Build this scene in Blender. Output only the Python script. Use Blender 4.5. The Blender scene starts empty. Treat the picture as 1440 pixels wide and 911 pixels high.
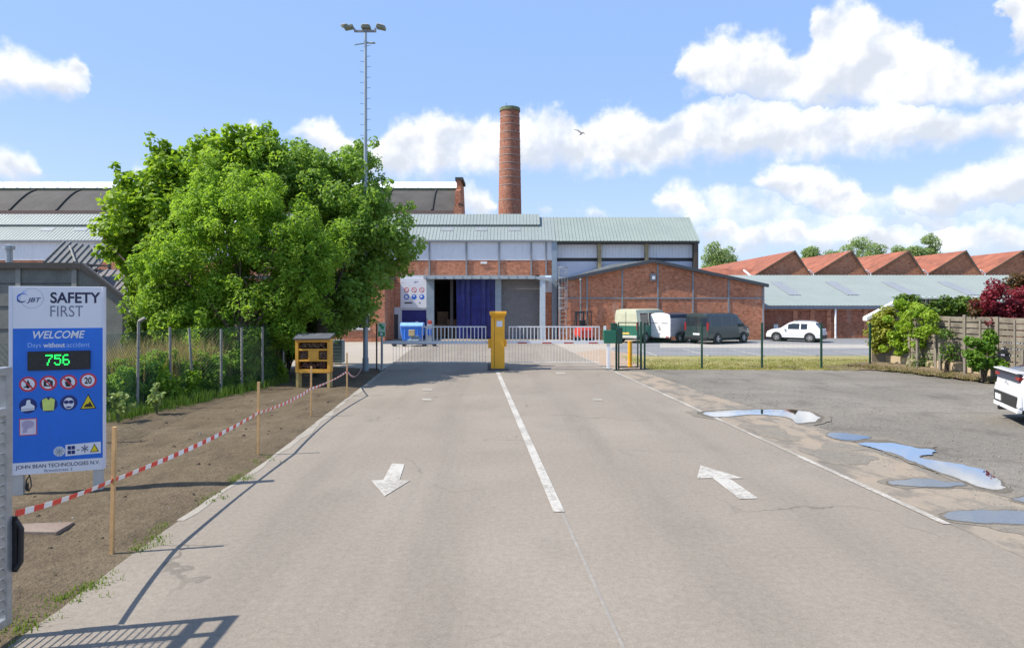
import bpy, bmesh, math, random
import numpy as np
from mathutils import Vector, Matrix, noise as mnoise
R = math.radians
random.seed(7)
S = bpy.context.scene
COL = S.collection
F, H = 900.0, 2.5          # focal length in photo pixels, eye height in metres
HX, HY = 720.0, 428.0      # where the level optical axis meets the photo

def P(x, y, Y):            # pixel at a known depth -> world
    return Vector(((x - HX) * Y / F, Y, H - (y - HY) * Y / F))
def G(x, y, z=0.0):        # pixel on the ground -> world
    k = (H - z) / (y - HY)
    return Vector(((x - HX) * k, F * k, z))

# ------------------------------------------------------------------ builder
class MB:
    def __init__(s): s.v = []; s.f = []; s.m = []
    def add(s, vs, fs, m=0):
        o = len(s.v); s.v += [tuple(p) for p in vs]
        for f in fs: s.f.append(tuple(i + o for i in f)); s.m.append(m)
        return s
    def quad(s, a, b, c, d, m=0): return s.add([a, b, c, d], [(0, 1, 2, 3)], m)
    def box(s, c, d, m=0, rz=0.0, mat=None):
        x, y, z = d[0]/2, d[1]/2, d[2]/2
        vs = [Vector((i*x, j*y, k*z)) for k in (-1, 1) for j in (-1, 1) for i in (-1, 1)]
        if rz: mat = Matrix.Rotation(rz, 3, 'Z')
        if mat is not None: vs = [mat @ v for v in vs]
        vs = [v + Vector(c) for v in vs]
        return s.add(vs, [(0,2,3,1),(4,5,7,6),(0,1,5,4),(2,6,7,3),(0,4,6,2),(1,3,7,5)], m)
    def bb(s, x0, x1, y0, y1, z0, z1, m=0):
        return s.box(((x0+x1)/2, (y0+y1)/2, (z0+z1)/2), (abs(x1-x0), abs(y1-y0), abs(z1-z0)), m)
    def prism(s, poly, vec, m=0):
        n = len(poly); vec = Vector(vec)
        vs = [Vector(p) for p in poly]; vs += [p + vec for p in vs]
        fs = [tuple(range(n-1, -1, -1)), tuple(range(n, 2*n))]
        fs += [(i, (i+1) % n, (i+1) % n + n, i + n) for i in range(n)]
        return s.add(vs, fs, m)
    def tube(s, pts, rad, n=8, m=0, cap=True):
        pts = [Vector(p) for p in pts]
        if not hasattr(rad, '__len__'): rad = [rad]*len(pts)
        vs = []; fs = []
        up = None
        for i, p in enumerate(pts):
            d = (pts[min(i+1, len(pts)-1)] - pts[max(i-1, 0)]).normalized()
            if up is None:
                up = Vector((0, 0, 1)) if abs(d.z) < .9 else Vector((1, 0, 0))
            a = d.cross(up)
            if a.length < 1e-4: a = d.cross(Vector((.3, 1, .2)))
            a.normalize(); b = a.cross(d).normalized(); up = b
            for k in range(n):
                t = 2*math.pi*k/n
                vs.append(p + (a*math.cos(t) + b*math.sin(t))*rad[i])
        for i in range(len(pts)-1):
            for k in range(n):
                fs.append((i*n+k, i*n+(k+1) % n, (i+1)*n+(k+1) % n, (i+1)*n+k))
        if cap:
            fs.append(tuple(range(n-1, -1, -1))); L = (len(pts)-1)*n
            fs.append(tuple(range(L, L+n)))
        return s.add(vs, fs, m)
    def cyl(s, a, b, r, n=16, m=0): return s.tube([a, b], r, n, m)
    def disc(s, c, r, n=24, m=0, axis='Y', r2=None, thick=0.002):
        # flat disc facing -Y (thin solid)
        c = Vector(c); r2 = r2 or r
        if axis == 'Y': pts = [c + Vector((r*math.cos(2*math.pi*k/n), 0, r2*math.sin(2*math.pi*k/n))) for k in range(n)]; v = (0, thick, 0)
        else: pts = [c + Vector((r*math.cos(2*math.pi*k/n), r2*math.sin(2*math.pi*k/n), 0)) for k in range(n)]; v = (0, 0, -thick)
        return s.prism(pts, v, m)
    def lathe(s, prof, c=(0, 0, 0), axis='Z', n=24, m=0):
        c = Vector(c); vs = []; fs = []
        for r, h in prof:
            for k in range(n):
                t = 2*math.pi*k/n
                p = Vector((r*math.cos(t), r*math.sin(t), h))
                if axis == 'Y': p = Vector((p.x, p.z, p.y))
                if axis == 'X': p = Vector((p.z, p.x, p.y))
                vs.append(c + p)
        for i in range(len(prof)-1):
            for k in range(n):
                fs.append((i*n+k, i*n+(k+1) % n, (i+1)*n+(k+1) % n, (i+1)*n+k))
        return s.add(vs, fs, m)
    def build(s, name, mats, parent=None, loc=None, rz=0, bevel=0, smooth=False, fix=True):
        me = bpy.data.meshes.new(name)
        me.from_pydata(s.v, [], s.f)
        if not isinstance(mats, (list, tuple)): mats = [mats]
        for k in mats: me.materials.append(k)
        me.polygons.foreach_set('material_index', s.m)
        if fix:
            bm = bmesh.new(); bm.from_mesh(me)
            bmesh.ops.recalc_face_normals(bm, faces=bm.faces[:])
            bm.to_mesh(me); bm.free()
        if smooth:
            me.polygons.foreach_set('use_smooth', [True]*len(me.polygons))
        me.update()
        o = bpy.data.objects.new(name, me); COL.objects.link(o)
        if loc is not None: o.location = loc
        if rz: o.rotation_euler.z = rz
        if parent is not None: o.parent = parent
        if bevel:
            b = o.modifiers.new('Bevel', 'BEVEL'); b.width = bevel; b.segments = 2; b.limit_method = 'ANGLE'; b.angle_limit = R(40)
        return o

def tag(o, label, cat, group=None):
    o['label'] = label; o['category'] = cat
    if group: o['group'] = group
    return o
def thing(name, label, cat, loc=(0, 0, 0), rz=0, group=None):
    o = bpy.data.objects.new(name, None); COL.objects.link(o)
    o.location = loc; o.rotation_euler.z = rz; o.empty_display_size = .2
    return tag(o, label, cat, group)
def kind(o, k): o['kind'] = k; return o

# ------------------------------------------------------------------ materials
class NT:
    def __init__(s, nt): s.nt = nt
    def n(s, t, **kw):
        x = s.nt.nodes.new(t)
        for k, v in kw.items(): setattr(x, k, v)
        return x
    def l(s, a, b): s.nt.links.new(a, b)
    def val(s, sock, v):
        if hasattr(v, 'is_output') or isinstance(v, bpy.types.NodeSocket): s.l(v, sock)
        else: sock.default_value = v
    def math(s, op, a, b=None, c=None, clamp=False):
        x = s.n('ShaderNodeMath', operation=op); x.use_clamp = clamp
        s.val(x.inputs[0], a)
        if b is not None: s.val(x.inputs[1], b)
        if c is not None: s.val(x.inputs[2], c)
        return x.outputs[0]
    def vm(s, op, a, b=None):
        x = s.n('ShaderNodeVectorMath', operation=op)
        s.val(x.inputs[0], a)
        if b is not None: s.val(x.inputs[1], b)
        return x.outputs['Value'] if op in ('LENGTH', 'DOT_PRODUCT') else x.outputs[0]
    def mix(s, f, a, b, mode='MIX'):
        x = s.n('ShaderNodeMix', data_type='RGBA', blend_type=mode)
        s.val(x.inputs[0], f); s.val(x.inputs[6], a); s.val(x.inputs[7], b)
        return x.outputs[2]
    def noise(s, vec, scale, detail=4, rough=.55, dist=0):
        x = s.n('ShaderNodeTexNoise'); s.l(vec, x.inputs['Vector'])
        x.inputs['Scale'].default_value = scale; x.inputs['Detail'].default_value = detail
        x.inputs['Roughness'].default_value = rough; x.inputs['Distortion'].default_value = dist
        return x.outputs['Fac']
    def ramp(s, f, lo, hi, a=0.0, b=1.0, smooth=True):
        x = s.n('ShaderNodeMapRange'); x.interpolation_type = 'SMOOTHSTEP' if smooth else 'LINEAR'
        s.val(x.inputs[0], f)
        for i, v in zip((1, 2, 3, 4), (lo, hi, a, b)): x.inputs[i].default_value = v
        return x.outputs[0]
    def scalev(s, vec, sc):
        x = s.n('ShaderNodeMapping'); s.l(vec, x.inputs[0]); x.inputs['Scale'].default_value = sc
        return x.outputs[0]
    def bump(s, h, strength=.3, dist=.02, norm=None):
        x = s.n('ShaderNodeBump'); s.l(h, x.inputs['Height'])
        x.inputs['Strength'].default_value = strength; x.inputs['Distance'].default_value = dist
        if norm is not None: s.l(norm, x.inputs['Normal'])
        return x.outputs[0]

def c4(c): return (c[0], c[1], c[2], 1.0)
def srgb(r, g, b):
    f = lambda u: (u/255/12.92) if u/255 <= .04045 else ((u/255+.055)/1.055)**2.4
    return (f(r), f(g), f(b))
def newmat(name):
    m = bpy.data.materials.new(name); m.use_nodes = True
    T = NT(m.node_tree); b = m.node_tree.nodes['Principled BSDF']
    return m, T, b
_cache = {}
def M(name, col, rough=.6, metal=0.0, var=.12, scale=3.0, bump=0.0, bscale=40, spec=.5, dirt=0.0, coat=0.0, emit=None):
    if name in _cache: return _cache[name]
    m, T, b = newmat(name)
    tc = T.n('ShaderNodeTexCoord').outputs['Object']
    n = T.noise(tc, scale, 6, .6)
    n2 = T.noise(tc, scale*9, 3, .6)
    f = T.math('ADD', T.math('MULTIPLY', n, .7), T.math('MULTIPLY', n2, .3))
    fac = T.ramp(f, .3, .7, 0, 1)
    lo = c4([x*(1-var) for x in col]); hi = c4([min(1, x*(1+var)) for x in col])
    c = T.mix(fac, lo, hi)
    if dirt:
        d = T.noise(T.scalev(tc, (6, 6, .7)), 1.2, 5, .65)
        c = T.mix(T.ramp(d, .5, .8, 0, dirt), c, c4((.12, .10, .08)))
    T.l(c, b.inputs['Base Color'])
    b.inputs['Roughness'].default_value = rough; b.inputs['Metallic'].default_value = metal
    b.inputs['Specular IOR Level'].default_value = spec
    if coat: b.inputs['Coat Weight'].default_value = coat; b.inputs['Coat Roughness'].default_value = .05
    if emit: b.inputs['Emission Color'].default_value = c4(emit[0]); b.inputs['Emission Strength'].default_value = emit[1]
    if bump: T.l(T.bump(T.noise(tc, bscale, 4), bump, .01), b.inputs['Normal'])
    _cache[name] = m
    return m

def brick_mat(name, c1, c2, mortar, bw=.22, bh=.075, patch=.35):
    m, T, b = newmat(name)
    tc = T.n('ShaderNodeTexCoord').outputs['Object']
    sp = T.n('ShaderNodeSeparateXYZ'); T.l(tc, sp.inputs[0])
    cb = T.n('ShaderNodeCombineXYZ')
    T.l(T.math('ADD', sp.outputs[0], sp.outputs[1]), cb.inputs[0]); T.l(sp.outputs[2], cb.inputs[1])
    br = T.n('ShaderNodeTexBrick'); T.l(cb.outputs[0], br.inputs['Vector'])
    br.inputs['Color1'].default_value = c4(c1); br.inputs['Color2'].default_value = c4(c2); br.inputs['Mortar'].default_value = c4(mortar)
    br.inputs['Scale'].default_value = 1; br.inputs['Brick Width'].default_value = bw; br.inputs['Row Height'].default_value = bh
    br.inputs['Mortar Size'].default_value = .009; br.inputs['Bias'].default_value = -.1
    n = T.noise(tc, .55, 6, .62); n2 = T.noise(T.scalev(tc, (1, 1, 1.7)), 3.4, 7, .72)
    c = T.mix(T.ramp(n, .40, .68, 0, patch), br.outputs['Color'], c4([x*.5 for x in c1]))
    c = T.mix(T.ramp(n2, .50, .34, 0, .75), c, c4([x*.38 for x in c1]))
    c = T.mix(T.ramp(n2, .50, .68, 0, .75), c, c4([min(1, x*1.45+.02) for x in c2]))
    c = T.mix(T.ramp(T.noise(T.scalev(tc, (1, 1, .4)), .9, 8, .75), .52, .70, 0, .55), c, c4([x*1.15+.04 for x in mortar]))
    T.l(c, b.inputs['Base Color']); b.inputs['Roughness'].default_value = .9; b.inputs['Specular IOR Level'].default_value = .2
    T.l(T.bump(br.outputs['Fac'], -.4, .01), b.inputs['Normal'])
    return m
brick = brick_mat('red_brick', (.42, .14, .068), (.50, .185, .092), (.46, .30, .22))
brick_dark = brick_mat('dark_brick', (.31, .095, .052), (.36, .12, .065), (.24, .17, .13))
brick_chim = brick_mat('chimney_brick', (.30, .10, .055), (.36, .14, .075), (.28, .2, .16))

def ground_mat(name, base, alt, dark, sc=.35, speck=60, sp_amt=.25, bump=.3, streak=None, bd=.02, patchf=(.42, .68), dk=(.52, .75, .6), cracks=False):
    m, T, b = newmat(name)
    tc = T.n('ShaderNodeTexCoord').outputs['Object']
    n = T.noise(tc, sc, 7, .62, .4); n1 = T.noise(T.scalev(tc, (1, .6, 1)), sc*3.3, 6, .65)
    c = T.mix(T.ramp(n, patchf[0], patchf[1]), c4(base), c4(alt))
    c = T.mix(T.ramp(n1, dk[0], dk[1], 0, dk[2]), c, c4(dark))
    if streak:
        st = T.noise(T.scalev(tc, streak), 1.0, 5, .6, .8)
        c = T.mix(T.ramp(st, .53, .72, 0, .5), c, c4(dark))
    s1 = T.noise(tc, speck, 3, .7); s2 = T.noise(tc, speck*.28, 4, .7)
    s = T.math('ADD', T.math('MULTIPLY', s1, .55), T.math('MULTIPLY', s2, .45))
    k = T.ramp(s, .3, .7, 1-sp_amt, 1+sp_amt, smooth=False)
    if cracks:
        wv_ = T.n('ShaderNodeVectorMath', operation='SCALE'); nz = T.n('ShaderNodeTexNoise'); T.l(tc, nz.inputs['Vector']); nz.inputs['Scale'].default_value = 1.3; nz.inputs['Detail'].default_value = 6
        T.l(nz.outputs['Color'], wv_.inputs[0]); wv_.inputs['Scale'].default_value = 1.1
        vo = T.n('ShaderNodeTexVoronoi', feature='DISTANCE_TO_EDGE'); T.l(T.vm('ADD', tc, wv_.outputs[0]), vo.inputs['Vector']); vo.inputs['Scale'].default_value = .33
        ck = T.math('MULTIPLY', T.ramp(vo.outputs['Distance'], .010, .002), T.ramp(T.noise(tc, .4, 3), .50, .66))
        c = T.mix(T.math('MULTIPLY', ck, .55), c, c4([x*.45 for x in dark]))
        # wheel tracks: the drive runs along a direction turned slightly to the left
        sx = T.n('ShaderNodeSeparateXYZ'); T.l(tc, sx.inputs[0])
        lat = T.math('ADD', sx.outputs[0], T.math('MULTIPLY', sx.outputs[1], .0689))
        tr = None
        for cx0 in (-1.95, -.25, 2.35, 4.1):
            g_ = T.ramp(T.math('ABSOLUTE', T.math('SUBTRACT', lat, cx0)), .10, .62, 1, 0); tr = g_ if tr is None else T.math('MAXIMUM', tr, g_)
        tr = T.math('MULTIPLY', tr, T.ramp(T.noise(T.scalev(tc, (1.5, .12, 1)), 1.0, 5, .65), .32, .70, 0, .34))
        c = T.mix(tr, c, c4([x*.80 for x in dark]))
        so_n = T.noise(tc, 2.6, 3, .5); c = T.mix(T.ramp(so_n, .70, .78, 0, .2), c, c4([x*.6 for x in dark]))
    mx = T.n('ShaderNodeVectorMath', operation='SCALE'); T.l(c, mx.inputs[0]); T.l(k, mx.inputs['Scale'])
    T.l(mx.outputs[0], b.inputs['Base Color'])
    b.inputs['Roughness'].default_value = .92; b.inputs['Specular IOR Level'].default_value = .15
    T.l(T.bump(s, bump, bd), b.inputs['Normal'])
    return m

def worn_paint(name, col, under, amt=.5, thr=.52):
    m, T, b = newmat(name)
    tc = T.n('ShaderNodeTexCoord').outputs['Object']
    n = T.noise(tc, 14, 6, .7); n2 = T.noise(tc, 1.1, 4, .6); n3 = T.noise(tc, 90, 2, .6)
    f = T.math('ADD', T.math('MULTIPLY', n, .5), T.math('ADD', T.math('MULTIPLY', n2, .35), T.math('MULTIPLY', n3, .15)))
    c = T.mix(T.ramp(f, thr, thr+.1, 0, amt), c4(col), c4(under))
    T.l(c, b.inputs['Base Color']); b.inputs['Roughness'].default_value = .8
    return m

def leaf_mat(name, lo, hi, trans=.35):
    m, T, b = newmat(name)
    at = T.n('ShaderNodeAttribute', attribute_name='tone').outputs['Fac']
    c = T.mix(at, c4(lo), c4(hi))
    T.l(c, b.inputs['Base Color']); b.inputs['Roughness'].default_value = .5; b.inputs['Specular IOR Level'].default_value = .3
    tr = T.n('ShaderNodeBsdfTranslucent')
    T.l(T.mix(.5, c, c4((hi[0]*1.3, hi[1]*1.35, hi[2]*.7))), tr.inputs[0])
    ms = T.n('ShaderNodeMixShader'); ms.inputs[0].default_value = trans
    out = m.node_tree.nodes['Material Output']
    T.l(b.outputs[0], ms.inputs[1]); T.l(tr.outputs[0], ms.inputs[2]); T.l(ms.outputs[0], out.inputs['Surface'])
    return m

white = M('white_paint', (.78, .78, .78), .45, var=.05, dirt=.12)
offwhite = M('offwhite_panel', (.60, .61, .64), .5, var=.06, dirt=.15)
galv = M('galvanised_steel', (.36, .375, .385), .42, .6, var=.15, scale=12)
steelblue = M('steel_blue_paint', (.25, .31, .36), .5, var=.08)
paleblue = M('pale_blue_steel', (.48, .55, .60), .5, var=.06)
darkgrey = M('dark_grey_trim', (.055, .06, .068), .55, var=.15)
midgrey = M('mid_grey_steel', (.22, .23, .245), .55, var=.12)
black = M('black_plastic', (.018, .018, .02), .45, var=.2)
rubber = M('tyre_rubber', (.02, .02, .021), .85, var=.2)
greenp = M('green_fence_paint', (.012, .06, .035), .45, var=.15)
greenbox = M('green_cabinet_paint', (.015, .13, .075), .4, var=.12)
yellowp = M('amber_paint', (.90, .43, .018), .4, var=.08, dirt=.1)
concrete = M('concrete_post', (.24, .235, .21), .9, var=.2, scale=5, bump=.3)
wood = M('raw_wood', (.55, .33, .14), .75, var=.2, scale=8)
woodgrey = M('weathered_wood', (.17, .15, .125), .85, var=.3, scale=6)
bark = M('bark', (.085, .065, .045), .95, var=.4, scale=9, bump=.8, bscale=25)
glass = M('window_glass', (.02, .026, .032), .06, var=.1, spec=.8)
# ------------------------------------------------------------------ camera, sun, sky
cam = bpy.data.objects.new('camera', bpy.data.cameras.new('camera')); COL.objects.link(cam)
cam.location = (0, 0, H); cam.rotation_euler = (R(90), 0, 0)
cam.data.sensor_width = 36; cam.data.lens = F/1440*36
cam.data.shift_y = -(455.5 - HY)/1440
cam.data.clip_end = 5000; cam.data.clip_start = .05
S.camera = cam
EL = R(51.5); hx, hy = .979, .20
travel = Vector((math.cos(EL)*hx, math.cos(EL)*hy, -math.sin(EL)))
sl = bpy.data.lights.new('sun', 'SUN'); sl.energy = 4.7; sl.angle = R(.53); sl.color = (1, .945, .845)
so = bpy.data.objects.new('sun', sl); COL.objects.link(so)
so.rotation_euler = travel.to_track_quat('-Z', 'Y').to_euler(); so.location = (-30, -6, 40)

w = bpy.data.worlds.new('World'); S.world = w; w.use_nodes = True
T = NT(w.node_tree); bg = w.node_tree.nodes['Background']
sky = T.n('ShaderNodeTexSky', sky_type='NISHITA'); sky.sun_disc = False
sky.sun_elevation = EL; sky.sun_rotation = math.atan2(-hx, -hy)
sky.air_density = 1.0; sky.dust_density = .6; sky.ozone_density = 1.3; sky.altitude = 0
SKYGAIN = (1.05, 1.0, 1.0)
tcn = T.n('ShaderNodeTexCoord').outputs['Generated']
dirn = T.vm('NORMALIZE', tcn)
# cumulus rows: for each row the height of its crown and of its base along the horizon (photo x, crown y, base y)
ROWS = [
 [(900,150,105),(945,105,100),(955,82,116),(975,64,134),(1005,50,142),(1045,44,146),(1080,46,150),(1108,60,152),(1124,66,152),(1138,48,152),(1148,20,152),(1162,4,153),(1190,-4,155),(1222,2,156),(1250,24,158),(1285,40,158),(1315,50,156),(1340,70,152),(1362,86,150),(1385,100,150),(1420,94,148),(1460,96,150),(1560,100,150),(1640,130,120)],
 [(365,215,185),(388,192,188),(410,186,194),(432,172,206),(455,166,222),(475,176,238),(500,200,250),(520,204,254),(545,184,256),(575,162,254),(605,154,252),(635,162,250),(660,168,250),(690,160,248),(730,160,246),(762,151,244),(795,156,243),(818,172,242),(845,158,242),(872,149,242),(910,160,243),(935,170,240),(958,152,234),(1000,138,228),(1060,134,228),(1100,140,230),(1150,146,228),(1210,142,222),(1290,140,216),(1340,150,210),(1375,150,200),(1410,138,206),(1480,145,214),(1600,150,210),(1700,190,170)],
 [(-60,200,270),(0,210,258),(20,212,256),(45,226,254),(62,250,240),(100,290,200),(170,270,210),(190,238,256),(208,227,260),(230,234,258),(246,262,235),(400,320,200),(620,300,220),(640,266,304),(662,256,306),(690,272,306),(710,300,270),(745,310,270),(765,288,306),(782,304,290),(806,306,280),(826,292,306),(848,294,306),(868,308,284),(900,310,240),(920,276,300),(945,258,306),(975,262,308),(998,276,306),(1012,306,270),(1040,300,240),(1056,254,258),(1078,240,272),(1110,236,290),(1140,230,308),(1175,240,312),(1205,254,310),(1222,274,296),(1238,288,280),(1254,268,306),(1280,262,312),(1305,256,314),(1340,236,312),(1370,226,302),(1410,210,300),(1450,206,300),(1600,230,300)],
 [(-100,80,130),(-20,68,136),(30,66,138),(62,76,138),(84,84,136),(100,76,134),(116,92,130),(126,116,108),(160,160,60),(300,220,120),(325,184,192),(345,170,196),(364,184,190),(390,230,120),(1200,160,-80),(1395,30,-20),(1412,2,48),(1435,-30,80),(1480,-50,84),(1600,-50,70)],
 [(900,380,290),(960,318,330),(990,270,352),(1050,262,356),(1120,268,356),(1220,276,356),(1300,264,356),(1400,262,356),(1500,262,356),(1650,280,350)],
 [(860,380,290),(960,326,328),(980,316,342),(1010,306,350),(1060,312,352),(1100,300,354),(1140,314,356),(1170,308,358),(1200,298,360),(1235,304,360),(1275,312,358),(1320,318,360),(1370,302,360),(1420,310,360),(1500,304,360),(1650,320,355)],
]
sp = T.n('ShaderNodeSeparateXYZ'); T.l(dirn, sp.inputs[0])
az = T.math('ARCTAN2', sp.outputs[0], sp.outputs[1]); el = T.math('ARCSINE', sp.outputs[2])
ae = T.n('ShaderNodeCombineXYZ'); T.l(az, ae.inputs[0]); T.l(el, ae.inputs[1])
def n2d(vec, scale, detail, rough=.55, out='Fac'):
    x = T.n('ShaderNodeTexNoise', noise_dimensions='2D'); T.l(vec, x.inputs['Vector']); x.inputs['Scale'].default_value = scale
    x.inputs['Detail'].default_value = detail; x.inputs['Roughness'].default_value = rough
    return x.outputs[out]
wv = T.n('ShaderNodeVectorMath', operation='SCALE'); T.l(T.vm('SUBTRACT', n2d(ae.outputs[0], 26, 4, .6, 'Color'), (.5, .5, .5)), wv.inputs[0]); wv.inputs['Scale'].default_value = .036
pw = T.vm('ADD', ae.outputs[0], wv.outputs[0])
s2 = T.n('ShaderNodeSeparateXYZ'); T.l(pw, s2.inputs[0])
AZ0, AZ1 = -.86, .86
azn = T.math('DIVIDE', T.math('SUBTRACT', s2.outputs[0], AZ0), AZ1-AZ0, clamp=True)
eln = s2.outputs[1]
def curve(pts):
    fc = T.n('ShaderNodeFloatCurve'); c = fc.mapping.curves[0]
    fc.mapping.use_clip = False
    pts = sorted(pts); pts = [p for p in pts if 0 <= p[0] <= 1]
    if pts[0][0] > 0: pts.insert(0, (0, pts[0][1]))
    if pts[-1][0] < 1: pts.append((1, pts[-1][1]))
    c.points[0].location = pts[0]; c.points[1].location = pts[-1]
    for p in pts[1:-1]: c.points.new(*p)
    fc.mapping.update(); T.l(azn, fc.inputs['Value'])
    return fc.outputs[0]
def ang(px, py):
    a0 = math.atan((px-HX)/F); return (a0-AZ0)/(AZ1-AZ0), math.atan((HY-py)/F*math.cos(a0))
dens = None; hgt = None
for row in ROWS:
    r0 = list(row)
    if r0[0][0] > -60: r0 = [(-400, 520, 420), (r0[0][0]-60, 320, 220)] + r0
    tops = [ang(x, t) for x, t, b_ in r0]; bots = [ang(x, b_) for x, t, b_ in r0]
    tp_, bt_ = curve(tops), curve(bots)
    up_d = T.math('DIVIDE', T.math('SUBTRACT', tp_, eln), .024); dn_d = T.math('DIVIDE', T.math('SUBTRACT', eln, bt_), .034)
    d_ = T.math('MINIMUM', T.math('MINIMUM', up_d, dn_d), 1.3 if row is not ROWS[4] else .22)
    h_ = T.math('DIVIDE', T.math('SUBTRACT', eln, bt_), T.math('MAXIMUM', T.math('SUBTRACT', tp_, bt_), .012), clamp=True)
    if dens is None: dens, hgt = d_, h_
    else:
        g_ = T.math('GREATER_THAN', d_, dens)
        hgt = T.math('ADD', T.math('MULTIPLY', hgt, T.math('SUBTRACT', 1.0, g_)), T.math('MULTIPLY', h_, g_)); dens = T.math('MAXIMUM', dens, d_)
fb = n2d(ae.outputs[0], 24, 7, .52)
sh_ = T.vm('ADD', ae.outputs[0], (-.008, .020, 0))
fb2 = n2d(sh_, 17, 4, .5); fb0 = n2d(ae.outputs[0], 17, 4, .5)
big = n2d(ae.outputs[0], 9, 3, .5)
d = T.math('ADD', dens, T.math('MULTIPLY', T.math('SUBTRACT', fb, .42), 1.25))
fr_ = T.ramp(sp.outputs[1], .2, .5)
alpha = T.math('MULTIPLY', T.ramp(d, -.16, .85), fr_)
alpha = T.math('MULTIPLY', alpha, T.ramp(big, .18, .5, .80, 1))
rel = T.math('SUBTRACT', fb0, fb2)
lit = T.math('ADD', T.math('MULTIPLY', hgt, .85), T.math('MULTIPLY', rel, 1.75))
lit = T.math('ADD', lit, T.math('MULTIPLY', T.math('SUBTRACT', big, .5), .9))
lit = T.math('ADD', lit, T.math('MULTIPLY', T.math('SUBTRACT', 1.0, T.math('MINIMUM', d, 1.0)), .22))
lit = T.ramp(lit, .0, .85)
CL = T.mix(lit, c4((4.35, 4.7, 5.3)), c4((6.7, 6.7, 6.8)))
skyc = T.n('ShaderNodeVectorMath', operation='MULTIPLY'); T.l(sky.outputs[0], skyc.inputs[0]); skyc.inputs[1].default_value = SKYGAIN
# thin high haze brightening the lower sky
sz = T.n('ShaderNodeSeparateXYZ'); T.l(dirn, sz.inputs[0])
hz = T.ramp(sz.outputs[2], 0.0, .5, .86, .72)
skyh = T.mix(hz, skyc.outputs[0], T.mix(T.ramp(sz.outputs[2], .02, .34), c4((3.6, 4.75, 6.7)), c4((2.3, 3.7, 6.7))))
T.l(T.mix(alpha, skyh, CL), bg.inputs['Color'])
bg.inputs['Strength'].default_value = .111
S.view_settings.view_transform = 'Standard'; S.view_settings.look = 'None'
S.view_settings.exposure = .62; S.view_settings.gamma = 1
S.view_settings.use_curve_mapping = False
S.render.engine = 'CYCLES'
# ------------------------------------------------------------------ ground sheets
asphalt = ground_mat('aged_asphalt', (.234, .201, .164), (.264, .229, .188), (.196, .170, .141), .22, 55, .26, .3, streak=(.9, .05, 1), bd=.008, dk=(.48, .74, .6), cracks=True)
yard_m = ground_mat('yard_paving', (.33, .29, .24), (.37, .33, .28), (.26, .23, .20), .15, 30, .12, .1, bd=.008)
bay_m = ground_mat('parking_asphalt', (.215, .215, .22), (.25, .25, .25), (.18, .18, .185), .2, 30, .12, .1, bd=.008)
gravel = ground_mat('gravel_lot', (.178, .160, .134), (.222, .20, .168), (.10, .09, .078), .3, 34, .42, .9, streak=(.16, .9, 1), bd=.03, dk=(.5, .7, .55))
beige = ground_mat('beige_concrete', (.285, .232, .176), (.245, .212, .17), (.165, .148, .125), .7, 60, .2, .3, bd=.008, dk=(.45, .60, .85))
soil_m = ground_mat('bare_soil', (.122, .092, .058), (.148, .115, .075), (.072, .055, .035), .5, 26, .4, 1.0, bd=.05, dk=(.47, .7, .7))
grass_m = ground_mat('dry_grass', (.30, .26, .115), (.22, .225, .065), (.33, .27, .16), .5, 22, .4, .8, bd=.04)
verge_m = ground_mat('verge_earth', (.18, .135, .085), (.14, .125, .055), (.10, .078, .052), .8, 22, .4, .9, bd=.04)
field_m = ground_mat('field', (.16, .15, .11), (.13, .14, .08), (.10, .09, .07), .05, 4, .3, .3)
paver_m = ground_mat('clay_paving', (.34, .25, .18), (.37, .28, .21), (.26, .2, .15), .8, 40, .15, .1)
brownslab = ground_mat('brown_slab', (.20, .15, .12), (.24, .19, .155), (.15, .115, .09), 1.2, 50, .2, .3)

def lineX(k, Y): return k*H - 62/F*Y            # world x of a road-parallel line
def sheet(name, pts, mat, z):
    return kind(MB().add([(p[0], p[1], z) for p in pts], [tuple(range(len(pts)))]).build(name, mat, fix=False), 'structure')
def up(o):
    me = o.data
    if me.polygons[0].normal.z < 0: me.flip_normals()
    return o

up(sheet('ground', [(-900, -60), (900, -60), (900, 1600), (-900, 1600)], field_m, -.03))
up(sheet('factory_yard', [(-40, 24.6), (45, 24.6), (45, 58), (-40, 58)], yard_m, -.014))
up(sheet('parking_lot', [(lineX(2.19, 30)+2.0, 30.8), (40, 30.8), (40, 47.3), (9.4, 47.3), (5.6, 36.5)], bay_m, -.010))
gp = [G(800, 497), G(842, 491), G(912, 500), G(904, 519), G(858, 517)]
up(sheet('clay_path', gp, paver_m, -.006))
up(sheet('pale_strip', [(8.6, 37.2), (40, 36.0), (40, 40.2), (9.4, 40.6)], ground_mat('pale_concrete', (.40, .37, .33), (.36, .33, .30), (.3, .28, .25), .3, 30, .1, .1), -.006))

def sub_grid(name, xs, ys, fz, mat, inside, k='structure'):
    idx = {}; mb = MB(); vs = []; fs = []
    for j, y in enumerate(ys):
        for i, x in enumerate(xs):
            idx[i, j] = len(vs); vs.append((x, y, fz(x, y)))
    for j in range(len(ys)-1):
        for i in range(len(xs)-1):
            cx, cy = (xs[i]+xs[i+1])/2, (ys[j]+ys[j+1])/2
            if inside(cx, cy): fs.append((idx[i, j], idx[i+1, j], idx[i+1, j+1], idx[i, j+1]))
    o = mb.add(vs, fs).build(name, mat, fix=False, smooth=True)
    return kind(o, k)
fr = lambda a, b, st: [a + st*i for i in range(int(round((b-a)/st))+1)]
def fbm(x, y, s, seed=0):
    return mnoise.fractal(Vector((x*s+seed, y*s-seed, seed*.7)), 1.0, 2.1, 4)
# gravel lot on the right, gently uneven
up(sheet('gravel_lot', [(3.2, -12), (45, -12), (45, 22.6), (14.6, 25.3), (5.0, 25.0), (3.2, 23)], gravel, -.008))
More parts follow.
